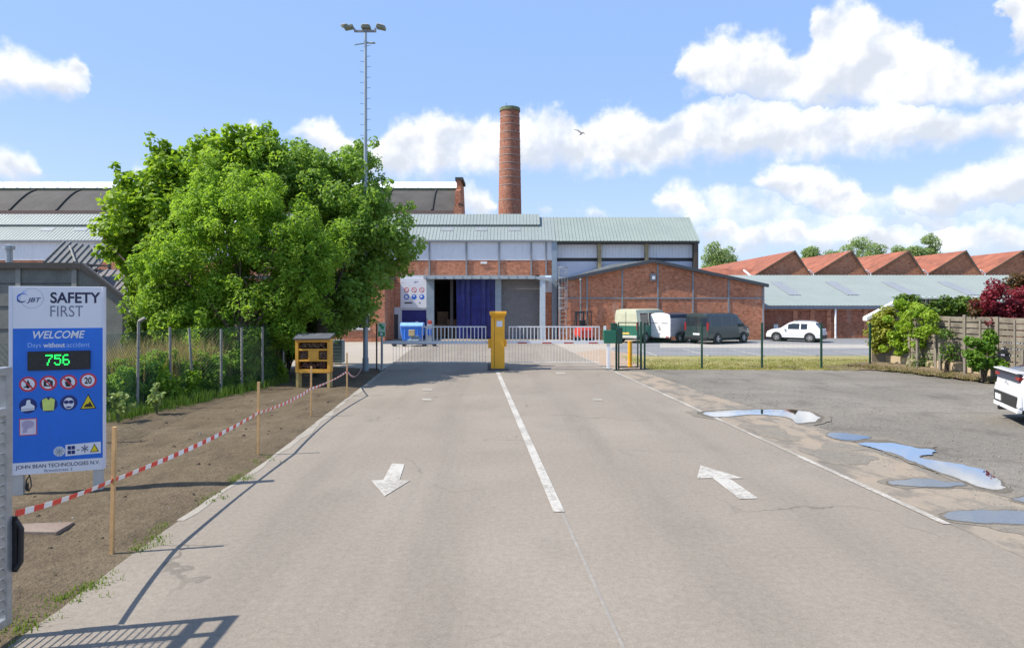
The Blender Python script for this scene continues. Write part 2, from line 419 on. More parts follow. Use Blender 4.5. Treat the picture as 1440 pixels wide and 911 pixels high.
# road
def Ledge(Y): return (-3.36 if Y < 7 else -3.36 + (Y-7)/3*.165 if Y < 10 else -3.195) - .0689*Y
road_pts = []
for Y in fr(-12, 46, .25):
    road_pts.append((Ledge(Y) + fbm(Y, 3, 1.3)*.035 - (.1 if Y < 4 else 0), Y))
rr = [(lineX(2.19, Y)+.03 + fbm(Y, 9, 1.1)*.02, Y) for Y in fr(-12, 46, .5)]
mb = MB()
L = [(x, y, 0) for x, y in road_pts]; Rr = [(x, y, 0) for x, y in rr]
ym = {round(y, 2): i for i, (x, y, z) in enumerate(L)}
for i in range(len(Rr)-1):
    y0, y1 = Rr[i][1], Rr[i+1][1]
    a, m_, b = ym[round(y0, 2)], ym[round(y0+.25, 2)], ym[round(y1, 2)]
    mb.add([L[a], Rr[i], Rr[i+1], L[b], L[m_]], [(0, 1, 2, 3, 4)])
road = kind(mb.build('road', asphalt, fix=False), 'structure')
# pale kerb strip along the left edge of the road (a flush concrete gutter)
kerb_m = ground_mat('pale_gutter', (.31, .28, .235), (.25, .225, .19), (.17, .15, .12), .9, 60, .2, .2, bd=.006, dk=(.5, .7, .7))
mb = MB()
Ys = fr(7.4, 24, .25)
for i in range(len(Ys)-1):
    a, b = Ys[i], Ys[i+1]
    wa, wb = max(.015, .085+.11*fbm(a, 1, 1.3)), max(.015, .085+.11*fbm(b, 1, 1.3))
    ea, eb = Ledge(a)+.03*fbm(a, 3, 2), Ledge(b)+.03*fbm(b, 3, 2)
    mb.quad((ea-.03, a, .004), (ea+wa, a, .004), (eb+wb, b, .004), (eb-.03, b, .004))
kind(mb.build('gutter_strip', kerb_m, fix=False), 'structure')
# soil bed on the left, really lumpy
def zsoil(x, y):
    e = max(0, min(1, (Ledge(y) - x)/.5))
    return -.006 + e*(.035 + .03*fbm(x, y, .8, 3) + .02*fbm(x, y, 3.5, 5))
xs = fr(-14, -3.2, .1); ys = fr(2.2, 25, .1)
soil = sub_grid('soil_bed', xs, ys, zsoil, soil_m, lambda x, y: x < Ledge(y)+.12)
up(sheet('left_ground', [(-60, -12), (-3.0, -12), (-3.4, 2.3), (-4.9, 25), (-60, 25)], soil_m, -.012))
# concrete strip right of the road, ragged outer edge
outer = [(898, 521), (930, 531), (985, 552), (1060, 573), (1130, 592), (1185, 612), (1240, 640), (1300, 660), (1375, 685), (1470, 716), (1620, 775), (1900, 880), (2300, 1030)]
inner = [lineX(2.19, G(0, y).y)+.02 for x, y in outer]
mb = MB()
def interp(tab, t):
    for (a, b) in zip(tab, tab[1:]):
        if a[0] <= t <= b[0]: return a[1] + (b[1]-a[1])*(t-a[0])/(b[0]-a[0])
    return tab[0][1] if t < tab[0][0] else tab[-1][1]
otab = sorted((G(x, y).y, G(x, y).x) for x, y in outer)
Ys = fr(3.8, 24.0, .1)
prev = None
for Y in Ys:
    xi = lineX(2.19, Y)+.01; xo = interp(otab, Y) + .10*fbm(Y, 2, .9) + .04*fbm(Y, 5, 4)
    if prev: mb.quad((prev[0], prev[2], .002), (prev[1], prev[2], .002), (xo, Y, .002), (xi, Y, .002))
    prev = (xi, xo, Y)
kind(mb.build('concrete_strip', beige, fix=False), 'structure')
def blob(name, poly, mat, z, amp=.04, s=3.0, n=10, k='structure', px=True):
    pts = [G(x, y) if px else Vector((x, y, 0)) for x, y in poly]
    out = []
    N = len(pts)
    for i in range(N):
        p0, p1, p2, p3 = pts[i-1], pts[i], pts[(i+1) % N], pts[(i+2) % N]
        for t in range(n):
            u = t/n
            q = .5*((2*p1) + (-p0+p2)*u + (2*p0-5*p1+4*p2-p3)*u*u + (-p0+3*p1-3*p2+p3)*u**3)
            q.x += amp*fbm(q.x, q.y, s, 1); q.y += amp*fbm(q.x, q.y, s, 4)
            out.append((q.x, q.y, z))
    o = MB().add(out, [tuple(range(len(out)))]).build(name, mat, fix=False)
    if o.data.polygons[0].normal.z < 0: o.data.flip_normals()
    return kind(o, k)
# loose gravel washed over the concrete
patch_m = ground_mat('thin_gravel', (.215, .187, .15), (.185, .166, .138), (.14, .125, .106), 1.2, 40, .35, .5, bd=.015)
wash = [[(1040, 597), (1090, 600), (1118, 622), (1065, 610)], [(1135, 633), (1180, 622), (1222, 640), (1205, 655), (1160, 648)],
        [(1210, 672), (1260, 658), (1330, 672), (1400, 690), (1340, 693), (1240, 688)], [(1300, 702), (1330, 694), (1420, 705), (1470, 722), (1400, 712), (1340, 712)], [(1385, 740), (1470, 742), (1560, 770), (1480, 765)]]
for i, p in enumerate([wash[0], wash[1], wash[4]]): blob('gravel_patch', p, patch_m, .006, .22, 2.2, n=16)
wet = [[(1300, 714), (1360, 708), (1460, 714), (1500, 736), (1440, 742), (1345, 737)], [(1150, 607), (1205, 606), (1265, 619), (1335, 628), (1385, 652), (1425, 684), (1400, 692), (1330, 668), (1235, 634)], [(985, 579), (1070, 574.5), (1160, 585), (1140, 598), (1040, 588)], [(1240, 676), (1300, 672), (1360, 683), (1310, 688)]]
damp_m = ground_mat('damp_gravel', (.185, .162, .132), (.215, .19, .155), (.14, .125, .105), .6, 40, .35, .5, bd=.02)
wet_m = ground_mat('wet_gravel', (.125, .108, .086), (.155, .135, .108), (.085, .075, .062), .6, 40, .4, .6, bd=.02)
def grow(p, f):
    cx0 = sum(a for a, b in p)/len(p); cy0 = sum(b for a, b in p)/len(p); return [(cx0+(a-cx0)*f, cy0+(b-cy0)*(1+(f-1)*1.6)) for a, b in p]
# puddles
m_w, Tw, bw = newmat('puddle_water')
bw.inputs['Base Color'].default_value = (.035, .03, .025, 1); bw.inputs['Roughness'].default_value = .015; bw.inputs['IOR'].default_value = 1.33
bw.inputs['Specular IOR Level'].default_value = .9
tcw = Tw.n('ShaderNodeTexCoord').outputs['Object']
bpn = Tw.bump(Tw.noise(tcw, 4, 2), .012, .01); Tw.l(bpn, bw.inputs['Normal'])
gls = Tw.n('ShaderNodeBsdfGlossy'); gls.inputs['Roughness'].default_value = .015; gls.inputs['Color'].default_value = (.95, .95, .95, 1); Tw.l(bpn, gls.inputs['Normal'])
fres = Tw.n('ShaderNodeLayerWeight'); fres.inputs['Blend'].default_value = .42
mxw = Tw.n('ShaderNodeMixShader'); Tw.l(fres.outputs['Facing'], mxw.inputs[0]); Tw.l(bw.outputs[0], mxw.inputs[1]); Tw.l(gls.outputs[0], mxw.inputs[2])
Tw.l(mxw.outputs[0], m_w.node_tree.nodes['Material Output'].inputs['Surface'])
pud = [[(990, 580.5), (1030, 577.5), (1090, 576.5), (1128, 578), (1152, 586), (1145, 593), (1122, 595), (1105, 587), (1075, 583.5), (1050, 584), (1008, 587)],
       [(1162, 609), (1190, 610), (1222, 615), (1200, 620), (1172, 616)],
       [(1208, 624), (1255, 623.5), (1288, 630.5), (1314, 633), (1310, 639), (1296, 645), (1360, 655), (1386, 663), (1412, 681), (1408, 688), (1390, 687), (1352, 675), (1292, 652), (1238, 633)],
       [(1250, 677), (1300, 674), (1345, 680), (1356, 684), (1300, 686), (1258, 682)],
       [(1330, 724), (1370, 718), (1430, 719), (1490, 727), (1480, 738), (1400, 736), (1348, 733)],
       [(1425, 702), (1470, 698), (1520, 712), (1490, 718), (1440, 708)]]
m_s, Ts, bs_ = newmat('shallow_water')
tcs = Ts.n('ShaderNodeTexCoord').outputs['Object']
Ts.l(Ts.mix(Ts.ramp(Ts.noise(tcs, 9, 5), .4, .65), c4((.03, .028, .025)), c4((.06, .054, .045))), bs_.inputs['Base Color']); bs_.inputs['IOR'].default_value = 1.7
bs_.inputs['Roughness'].default_value = .05; bps = Ts.bump(Ts.noise(tcs, 14, 5), .10, .01); Ts.l(bps, bs_.inputs['Normal'])
gs2 = Ts.n('ShaderNodeBsdfGlossy'); gs2.inputs['Roughness'].default_value = .06; gs2.inputs['Color'].default_value = (.48, .54, .62, 1); Ts.l(bps, gs2.inputs['Normal'])
fs2 = Ts.n('ShaderNodeLayerWeight'); fs2.inputs['Blend'].default_value = .30
ms2 = Ts.n('ShaderNodeMixShader'); Ts.l(fs2.outputs['Facing'], ms2.inputs[0]); Ts.l(bs_.outputs[0], ms2.inputs[1]); Ts.l(gs2.outputs[0], ms2.inputs[2]); Ts.l(ms2.outputs[0], m_s.node_tree.nodes['Material Output'].inputs['Surface'])
for i, p in enumerate(pud):
    blob('damp_ground', grow(p, 1.22), damp_m, .0065+.0002*i, .13, 2.6); blob('wet_ground', grow(p, 1.09), wet_m, .0085+.0002*i, .07, 4); blob('puddle', p, m_w if i in (0, 2) else m_s, .0125, .07, 4, n=24)
# grass strip behind the green fence, verge under the garden fence
up(sheet('grass_strip', [(lineX(2.19, 25)+1.5, 24.6), (20, 24.2), (40, 24), (40, 31.2), (lineX(2.19, 30)+1.9, 31.2)], grass_m, -.002))
def zv(x, y): return .02 + .16*max(0, min(1, (x-13.2 - (25-y)*.32)/1.6)) + .03*fbm(x, y, 1.5, 8)
sub_grid('verge', fr(8, 26, .2), fr(15, 26, .2), lambda x, y: zv(x, y) - (.02 if x < 12.6+(25-y)*.3 else 0), verge_m, lambda x, y: x > (13.4 + (25.3-y)*.36 + .3*fbm(y, 1, .8)) or (y > 24.4 + .3*fbm(x, 2, .9) and x > 9))

# painted marks
paint = worn_paint('road_paint', (.43, .405, .36), (.255, .23, .195), .85, .465)
paint_w = worn_paint('worn_road_paint', (.38, .35, .30), (.26, .23, .19), .95, .42)
def strip(name, k, Y0, Y1, wd, mat, z=.008, st=.3):
    mb = MB(); n = int((Y1-Y0)/st)
    for i in range(n):
        a, b = Y0+(Y1-Y0)*i/n, Y0+(Y1-Y0)*(i+1)/n
        mb.quad((lineX(k, a)-wd/2, a, z), (lineX(k, a)+wd/2, a, z), (lineX(k, b)+wd/2, b, z), (lineX(k, b)-wd/2, b, z))
    return kind(mb.build(name, mat, fix=False), 'structure')
strip('centre_line', .4395, G(0, 720).y, 23.9, .135, paint)
strip('edge_line', 2.18, G(0, 737).y, G(0, 642).y, .10, worn_paint('half_worn_paint', (.44, .41, .36), (.27, .24, .20), .92, .425))
strip('edge_line', 2.18, G(0, 642).y, G(0, 592).y, .08, paint_w)
strip('edge_line', 2.18, G(0, 592).y, 35, .09, worn_paint('half_worn_paint', (.44, .41, .36), (.27, .24, .20), .92, .425))
def mark(name, poly, mat=paint):
    o = MB().add([G(x, y, 0) + Vector((0, 0, .008)) for x, y in poly], [tuple(range(len(poly)))]).build(name, mat, fix=False)
    if o.data.polygons[0].normal.z < 0: o.data.flip_normals()
    return kind(o, 'structure')
mark('road_arrow', [(551, 652), (569, 653), (562, 675), (577, 676), (541, 698), (522, 676), (539, 675)])
mark('road_arrow', [(985, 654.5), (1046, 673), (1026, 673), (1066, 701), (1040, 702), (1002, 672.5), (980, 673)])
for x, y in ((600, 562), (840, 562), (788, 525), (600, 548)): mark('paint_dash', [(x-7, y-1.5), (x+6, y-1.2), (x+8, y+1.5), (x-5, y+1.5)], paint_w)
# faint paving seam continuing from the centre line
seam = worn_paint('paving_seam', (.275, .25, .215), (.235, .21, .18), .95, .44)
strip('paving_seam', .452, 3.4, G(0, 722).y, .035, seam, .004)
for X in (7.07, 9.6, 12.2, 14.8, 17.4, 20, 22.6): kind(MB().quad((X-.06, 30.9, -.002), (X+.06, 30.9, -.002), (X+.06, 35.8, -.002), (X-.06, 35.8, -.002)).build('bay_line', paint, fix=False), 'structure')
mark('left_yard_line', [(538, 515), (545, 515), (537, 521), (528, 521)])
# slab lying on the soil
sl_ = [G(10, 742), G(105, 738.5), G(80, 753), G(-20, 752)]
o = MB().prism([p + Vector((0, 0, .0)) for p in sl_], (0, 0, .045)).build('concrete_slab', brownslab, bevel=.008)
tag(o, 'flat brown concrete slab sunk in the soil in front of the welcome sign', 'slab')
# small stones strewn over the soil and the gravel
def stones(name, n, sampler, mat, smin, smax, seed):
    rnd = random.Random(seed); mb = MB()
    for _ in range(n):
        x, y, z = sampler(rnd); s = smin + (smax-smin)*rnd.random()**3
        vs = []
        for k in range(6):
            t = k*math.pi/3 + rnd.random()*.5; q = s*(.7+.5*rnd.random())
            vs.append((x+q*math.cos(t), y+q*math.sin(t), z-.004))
        vs += [(x+(a[0]-x)*.6, y+(a[1]-y)*.6, z+s*(.5+.3*rnd.random())) for a in vs]
        fs = [tuple(range(6, 12))] + [(k, (k+1) % 6, (k+1) % 6+6, k+6) for k in range(6)]
        mb.add(vs, fs)
    return kind(mb.build(name, mat, fix=False), 'stuff')
def s_soil(r):
    y = 4.5 + 15*r.random()**1.6; x = Ledge(y) - .05 - 4.5*r.random(); return x, y, zsoil(x, y)
stones('clods', 330, s_soil, soil_m, .008, .045, 3)
stones('pebbles', 90, s_soil, concrete, .006, .028, 4)
def s_lot(r):
    y = 7.5 + 11*r.random()**1.3; x = interp(otab, y) - .5 + 3.5*r.random()**1.6; return x, y, .0
stones('gravel', 1500, s_lot, ground_mat('stone_grey', (.20, .185, .16), (.26, .24, .21), (.13, .12, .105), 3, 30, .2, .2), .006, .022, 5)

# ------------------------------------------------------------------ grass and small plants helpers
def blades(name, pts, hmin, hmax, mat, seed=1, per=6, spread=.05, width=.006, parent=None, lean=.35):
    rnd = np.random.default_rng(seed)
    n = len(pts)*per
    base = np.repeat(np.array(pts, float), per, 0) + np.c_[rnd.normal(0, spread, (n, 2)), np.zeros(n)]
    h = rnd.uniform(hmin, hmax, n); ang = rnd.uniform(0, 2*np.pi, n); wv_ = width*rnd.uniform(.7, 1.5, n)
    side = np.c_[np.cos(ang), np.sin(ang), np.zeros(n)]*wv_[:, None]
    la = rnd.uniform(0, 2*np.pi, n); ll = h*lean*rnd.uniform(.2, 1, n)
    ln = np.c_[np.cos(la)*ll, np.sin(la)*ll, np.zeros(n)]
    zz = np.c_[np.zeros((n, 2)), h]
    v = np.empty((n, 5, 3))
    v[:, 0] = base-side; v[:, 1] = base+side
    v[:, 2] = base+side*.8+ln*.35+zz*.6; v[:, 3] = base-side*.8+ln*.35+zz*.6; v[:, 4] = base+ln+zz
    fs = []
    for i in range(n):
        k = 5*i; fs += [(k, k+1, k+2, k+3), (k+3, k+2, k+4)]
    me = bpy.data.meshes.new(name); me.from_pydata(v.reshape(-1, 3).tolist(), [], fs); me.materials.append(mat)
    at = me.attributes.new('tone', 'FLOAT', 'FACE'); at.data.foreach_set('value', np.repeat(rnd.random(n), 2))
    o = bpy.data.objects.new(name, me); COL.objects.link(o)
    if parent: o.parent = parent
    return o
lush = leaf_mat('grass_blades', (.05, .11, .015), (.16, .26, .035), .3)
straw = leaf_mat('straw_blades', (.30, .22, .09), (.46, .36, .17), .35)
rnd = random.Random(5)
pts = []
for c, n, s in [((-3.95, 4.95), 70, .13), ((-3.78, 6.7), 24, .07), ((-3.72, 5.6), 34, .10), ((-3.92, 9.2), 26, .1), ((-3.86, 8.2), 12, .08), ((-4.05, 10.2), 14, .12), ((-4.0, 4.5), 60, .15), ((-3.9, 7.2), 8, .05)]:
    for _ in range(n): pts.append((c[0]+rnd.gauss(0, s), c[1]+rnd.gauss(0, s*1.6), 0))
kind(blades('edge_grass', pts, .012, .05, leaf_mat('edge_blades', (.10, .16, .02), (.24, .32, .05), .35), 2, 8, .035, .004), 'stuff')
pts = []
for _ in range(2600):
    x = 5.2+rnd.random()*11; y = 24.7 + rnd.random()**1.7*4.5
    pts.append((x, y, 0))
kind(blades('strip_grass', pts, .02, .06, leaf_mat('strip_blades', (.22, .24, .04), (.40, .35, .13), .45), 3, 4, .12, .012), 'stuff')
pts = []
for _ in range(420):
    y = 19.5+rnd.random()*6; x = 13.2+(25.3-y)*.36+rnd.random()*1.2; pts.append((x, y, .05))
kind(blades('verge_grass', pts, .03, .16, leaf_mat('verge_blades', (.10, .11, .03), (.25, .19, .08), .25), 4, 5, .1, .01), 'stuff')
# ------------------------------------------------------------------ buildings
def ribbed(mb, a, b, c, d, n, rw=.05, rh=.05, m=0, th=.05, lift=0.0):
    """metal sheet from eave a->b up to ridge d->c with n standing ribs; a solid slab with ribs"""
    a, b, c, d = map(Vector, (a, b, c, d))
    nr = (b-a).cross(d-a).normalized()
    if nr.z < 0: nr = -nr
    o = nr*lift
    a, b, c, d = a+o, b+o, c+o, d+o
    mb.prism([a, b, c, d], -nr*th, m)
    u = (b-a).normalized()
    for i in range(n+1):
        t = i/n; p = a.lerp(b, t); q = d.lerp(c, t)
        p0, p1, q0, q1 = p-u*rw/2, p+u*rw/2, q-u*rw/2, q+u*rw/2
        h = nr*rh
        s = .55
        pm, qm = (p0+p1)/2, (q0+q1)/2
        mb.add([p0, p1, q1, q0, pm+(p0-pm)*s+h, pm+(p1-pm)*s+h, qm+(q1-qm)*s+h, qm+(q0-qm)*s+h],
               [(4,5,6,7), (0,4,7,3), (1,2,6,5), (0,1,5,4), (3,7,6,2)], m)
    return nr
roofm = M('pale_green_roof', (.255, .295, .265), .55, .0, var=.07, scale=.5, dirt=.14)
roofm2 = M('pale_blue_roof', (.245, .28, .262), .55, .0, var=.06, scale=.5, dirt=.14)
skyl = M('translucent_rooflight', (.25, .265, .275), .4, var=.08)
clad = M('white_cladding', (.66, .67, .70), .5, var=.06, scale=.6, dirt=.22)
clad2 = M('lavender_cladding', (.50, .53, .62), .5, var=.05, scale=.8, dirt=.1)
shutterm = M('shutter_grey', (.17, .165, .165), .45, var=.1)
bluedoor = M('blue_door_paint', (.018, .02, .17), .45, var=.15)
bluestrip = M('blue_pvc_curtain', (.022, .026, .17), .28, var=.3, scale=2)
darkint = M('dark_interior', (.17, .14, .125), .9, var=.3)
YA = 46.5; sA = YA/F
def XA(x): return (x-HX)*sA
def ZA(y): return H-(y-HY)*sA
hall = thing('factory_hall', 'long factory hall with white cladding above red brick and an open bay door', 'factory hall', (0, YA, 0))
def hb(mb): return mb
def hbuild(mb, name, mats, parent=None, **k):
    # geometry given in world coordinates; object origin stays at the hall base
    off = Vector((0, YA, 0)); mb.v = [tuple(Vector(p)-off) for p in mb.v]
    return mb.build(name, mats, parent or hall, **k)
Y0, Y1 = YA, YA+.3
# brick: band above doors, left of the board, narrow pier right
mb = MB()
mb.bb(XA(-110), XA(776), Y0, Y1, ZA(387), ZA(366))
mb.bb(XA(-110), XA(563), Y0, Y1, 0, ZA(387)-.001)
mb.bb(XA(766), XA(776), Y0, Y1, 0, ZA(411))
hbuild(mb, 'brick_wall', brick)
mb = MB(); mb.bb(XA(-110), XA(776), Y0-.02, Y1, ZA(366), ZA(339))
for x in (-80, -20, 46, 112, 178, 244, 310, 376, 442, 508): mb.bb(XA(x)-.01, XA(x)+.01, Y0-.03, Y0-.02, ZA(366), ZA(339))
hbuild(mb, 'cladding_band', clad)
mb = MB()
for x in (549, 604, 656, 702, 747, 768): mb.bb(XA(x)-.055, XA(x)+.055, Y0-.10, Y0-.001, ZA(387), ZA(340))
hbuild(mb, 'facade_post', midgrey)
mb = MB(); mb.bb(XA(563), XA(602), Y0, Y1, ZA(436), ZA(387)); mb.bb(XA(550), XA(565), Y0-.01, Y1, 0, ZA(432)); mb.bb(XA(766), XA(776), Y0-.02, Y1, ZA(411), ZA(390))
hbuild(mb, 'pale_panel', offwhite)
mb = MB(); mb.bb(XA(-110), XA(777), Y0-.22, Y0-.02, ZA(340.5), ZA(338)); hbuild(mb, 'gutter', midgrey)
mb = MB(); mb.bb(XA(776), XA(783), Y0-.12, Y0+.5, 0, ZA(339)); hbuild(mb, 'corner_pilaster', steelblue)
mb = MB(); mb.bb(XA(600), XA(610.5), Y0-.15, Y1, 0, ZA(393)); mb.bb(XA(696.5), XA(705), Y0-.15, Y1, 0, ZA(393)); hbuild(mb, 'door_column', M('column_blue_grey', (.27, .33, .38), .5))
mb = MB(); mb.bb(XA(758.5), XA(766), Y0-.9, Y0-.55, 0, ZA(388)); hbuild(mb, 'canopy_post', paleblue)
# canopy beam with a falling right end
mb = MB()
for yy0, yy1, ya in ((393, 388.5, .0),):
    mb.prism([(XA(598), Y0-.95, ZA(393)), (XA(752), Y0-.95, ZA(393)), (XA(772), Y0-.95, ZA(396)), (XA(772), Y0-.95, ZA(391.5)), (XA(745), Y0-.95, ZA(388)), (XA(598), Y0-.95, ZA(388))], (0, .94, 0))
for i in range(13):
    x = 601+i*12.5; mb.bb(XA(x)-.03, XA(x)+.03, Y0-1.0, Y0-.951, ZA(392.5), ZA(388.2))
hbuild(mb, 'canopy', M('canopy_grey', (.36, .40, .42), .5))
# roller shutter
mb = MB(); n = 34; z1 = ZA(393)
for i in range(n):
    a, b = z1*i/n, z1*(i+1)/n
    mb.prism([(XA(705), Y0+.16, a), (XA(705), Y0+.135, (a+b)/2), (XA(705), Y0+.16, b), (XA(705), Y0+.2, b), (XA(705), Y0+.2, a)], (XA(758.5)-XA(705)+.4, 0, 0))
hbuild(mb, 'roller_shutter', shutterm)
# open bay: interior floor, walls and blue strip curtain
mb = MB(); a, b = XA(604), XA(701)
mb.quad((a-3, Y0+.31, .01), (b+3, Y0+.31, .01), (b+3, 57.5, .01), (a-3, 57.5, .01))
mb.quad((a-3, 57.5, 0), (b+3, 57.5, 0), (b+3, 57.5, 6), (a-3, 57.5, 6))
mb.quad((a-3, Y0+.31, 0), (a-3, 57.5, 0), (a-3, 57.5, 6), (a-3, Y0+.31, 6)); mb.quad((b+3, Y0+.31, 0), (b+3, 57.5, 0), (b+3, 57.5, 6), (b+3, Y0+.31, 6))
mb.quad((a-3, Y0+.31, 6), (b+3, Y0+.31, 6), (b+3, 57.5, 6), (a-3, 57.5, 6))
hbuild(mb, 'interior', darkint, fix=False)
mb = MB()
for i in range(5): mb.bb(a-2+i*1.6, a-1.9+i*1.6, 52, 52.1, 0, 5.8)
mb.bb(XA(632), XA(636), Y0+.6, Y0+.8, 0, ZA(393)); mb.bb(a-2.5, b+2.5, 52, 52.1, 4.2, 4.5)
hbuild(mb, 'interior_steelwork', M('interior_steel', (.07, .06, .06), .7))
mb = MB(); rn = random.Random(2); x0, x1 = XA(641), XA(696.5); n = 15
for i in range(n):
    u0 = x0+(x1-x0)*i/n; u1 = x0+(x1-x0)*(i+1)/n+.05; y = Y0+.25+(i % 2)*.035; sw = rn.uniform(-.1, .1)
    mb.prism([(u0, y+rn.uniform(-.02, .02), ZA(393)), (u1, y+rn.uniform(-.02, .02), ZA(393)), (u1+sw*.5, y+sw, .05), (u0+sw*.5, y+.02+sw, .05)], (0, .006, 0))
hbuild(mb, 'strip_curtain', bluestrip)
# blue side door and its board
mb = MB(); mb.bb(XA(565), XA(601), Y0+.06, Y0+.12, 0, ZA(436)); hbuild(mb, 'blue_door', bluedoor)
mb = MB(); mb.bb(XA(584), XA(588), Y0+.045, Y0+.059, ZA(456), ZA(452)); hbuild(mb, 'door_notice', white)
# dark side doorway
mb = MB(); mb.bb(XA(552), XA(560), Y0-.03, Y0-.012, 0, ZA(442)); hbuild(mb, 'side_door', darkgrey)
mb = MB(); mb.bb(XA(676), XA(685), Y0-.08, Y0-.001, ZA(371), ZA(368.2)); hbuild(mb, 'wall_light', white)
# wing on the right (set back under the eaves)
mb = MB(); W0 = YA+.45
mb.bb(XA(783), XA(982), W0, W0+.2, ZA(362), ZA(343)); hbuild(mb, 'wing_cladding', clad)
mb = MB(); mb.bb(XA(783), XA(982), W0, W0+.2, 0, ZA(367)); hbuild(mb, 'wing_lower_cladding', clad2)
mb = MB()
for x in fr(786, 980, 4.5): mb.bb(XA(x)-.015, XA(x)+.015, W0-.025, W0-.001, ZA(362), ZA(343.5))
for x in fr(788, 980, 9): mb.bb(XA(x)-.012, XA(x)+.012, W0-.02, W0-.001, ZA(420), ZA(367))
hbuild(mb, 'cladding_rib', M('rib_white', (.60, .61, .65), .5))
mb = MB(); mb.bb(XA(783), XA(982), W0+.25, W0+.4, 0, ZA(340)); hbuild(mb, 'dark_backing', darkgrey)
mb = MB(); mb.bb(XA(783), XA(983.5), YA-.05, W0+.2, ZA(342.5), ZA(339.5)); hbuild(mb, 'eaves_beam', M('dark_eaves', (.05, .05, .045), .6))
mb = MB()
for x in (843.5, 910): mb.bb(XA(x)-.13, XA(x)+.13, YA+.1, W0-.03, 0, ZA(342.6))
hbuild(mb, 'ochre_post', M('ochre_steel', (.27, .22, .12), .7, var=.3))
mb = MB(); mb.bb(XA(976), XA(982), YA-.02, W0+.2, 0, ZA(342.6)); hbuild(mb, 'end_post', M('dark_brown_post', (.075, .055, .04), .7))
# roofs
Yr = 49.1; Zr = H+122.5*Yr/F; Ze = ZA(339)
mb = MB(); ribbed(mb, (XA(781), YA-.15, Ze), (XA(983), YA-.15, Ze), (XA(983), Yr, Zr), (XA(781), Yr, Zr), 42, rh=.035)
mb.prism([(XA(781), Yr+.02, Zr), (XA(983), Yr+.02, Zr), (XA(983), 58, 7.0), (XA(781), 58, 7.0)], (0, 0, -.05))
hbuild(mb, 'wing_roof', roofm)
mb = MB(); mb.prism([(XA(982.5), YA-.1, Ze-.1), (XA(982.5), Yr, Zr-.1), (XA(982.5), 58, 6.9), (XA(982.5), 58, 0), (XA(982.5), W0+.45, 0), (XA(982.5), W0+.45, Ze-.3)], (-.1, 0, 0)); hbuild(mb, 'wing_end_wall', clad2)
mb = MB(); a0, b0 = XA(-112), XA(780.8)
ribbed(mb, (a0, YA-.2, Ze), (b0, YA-.2, Ze), (b0, Yr, Zr), (a0, Yr, Zr), 185, rh=.028)
mb.prism([(a0, Yr+.02, Zr), (b0, Yr+.02, Zr), (b0, 58, 7.0), (a0, 58, 7.0)], (0, 0, -.05))
hbuild(mb, 'main_roof', roofm2)
mb = MB(); tq = .60; Yq = YA-.2+(Yr-YA+.2)*tq; Zq = Ze+(Zr-Ze)*tq
ribbed(mb, (a0, Yq, Zq), (XA(760), Yq, Zq), (XA(760), Yr+.02, Zr+.1), (a0, Yr+.02, Zr+.1), 180, rh=.028, th=.14, lift=.16)
hbuild(mb, 'upper_roof_strip', roofm2)
mb = MB()
def onroof(x, t, lift=.03): return Vector((x, YA-.2+(Yr-YA+.2)*t - lift*.62, Ze+(Zr-Ze)*t+lift*.78))
for px in (52, 100, 150, 627, 676, 724): 
    x = XA(px)
    mb.prism([onroof(x-.45, .40), onroof(x+.45, .40), onroof(x+.45, .54), onroof(x-.45, .54)], (0, .03, -.04))
hbuild(mb, 'rooflight', skyl)
# sign board of the hall
def text_mesh(body, x0, x1, z0, z1, mat, name, parent, y=0.0, bold=0.0, shear=0.0, depth=.0015, M3=None, fit=True):
    cu = bpy.data.curves.new('t', 'FONT'); cu.body = body; cu.offset = bold; cu.shear = shear; cu.extrude = 0
    to = bpy.data.objects.new('t', cu); COL.objects.link(to)
    bpy.context.view_layer.update()
    me = bpy.data.meshes.new_from_object(to.evaluated_get(bpy.context.evaluated_depsgraph_get()))
    bpy.data.objects.remove(to); bpy.data.curves.remove(cu)
    vs = np.array([v.co[:] for v in me.vertices])
    mn, mx = vs.min(0), vs.max(0)
    sx = (x1-x0)/(mx[0]-mn[0]); sz = (z1-z0)/(mx[1]-mn[1])
    out = [(x0+(v[0]-mn[0])*sx, y, z0+(v[1]-mn[1])*sz) for v in vs]
    me2 = bpy.data.meshes.new(name); me2.from_pydata(out, [], [tuple(p.vertices) for p in me.polygons]); me2.materials.append(mat)
    bpy.data.meshes.remove(me)
    o = bpy.data.objects.new(name, me2); COL.objects.link(o); o.parent = parent
    return o
ink = M('dark_ink', (.02, .022, .06), .5, var=.05); inkgrey = M('grey_ink', (.16, .17, .24), .5, var=.05)
redp = M('sign_red', (.60, .04, .06), .5, var=.05); bluep = M('sign_blue', (.012, .13, .60), .42, var=.04); navy = M('sign_navy', (.012, .03, .16), .45, var=.05)
signwhite = M('sign_white', (.78, .78, .80), .45, var=.02); yellow = M('sign_yellow', (.80, .62, .02), .5, var=.03); inkblack = M('ink_black', (.02, .02, .02), .5)
board = thing('safety_board', 'white safety board with red and blue round symbols above the blue door of the hall', 'sign board', (XA(563.5), YA-.03, ZA(433)))
bw_, bh_ = XA(602)-XA(563.5), ZA(391)-ZA(433)
MB().box((bw_/2, 0, bh_/2), (bw_, .05, bh_)).build('panel', signwhite, board, bevel=.006)
text_mesh('JBT', .95, 1.3, bh_-.38, bh_-.24, navy, 'lettering', board, -.0275, .02, .3)
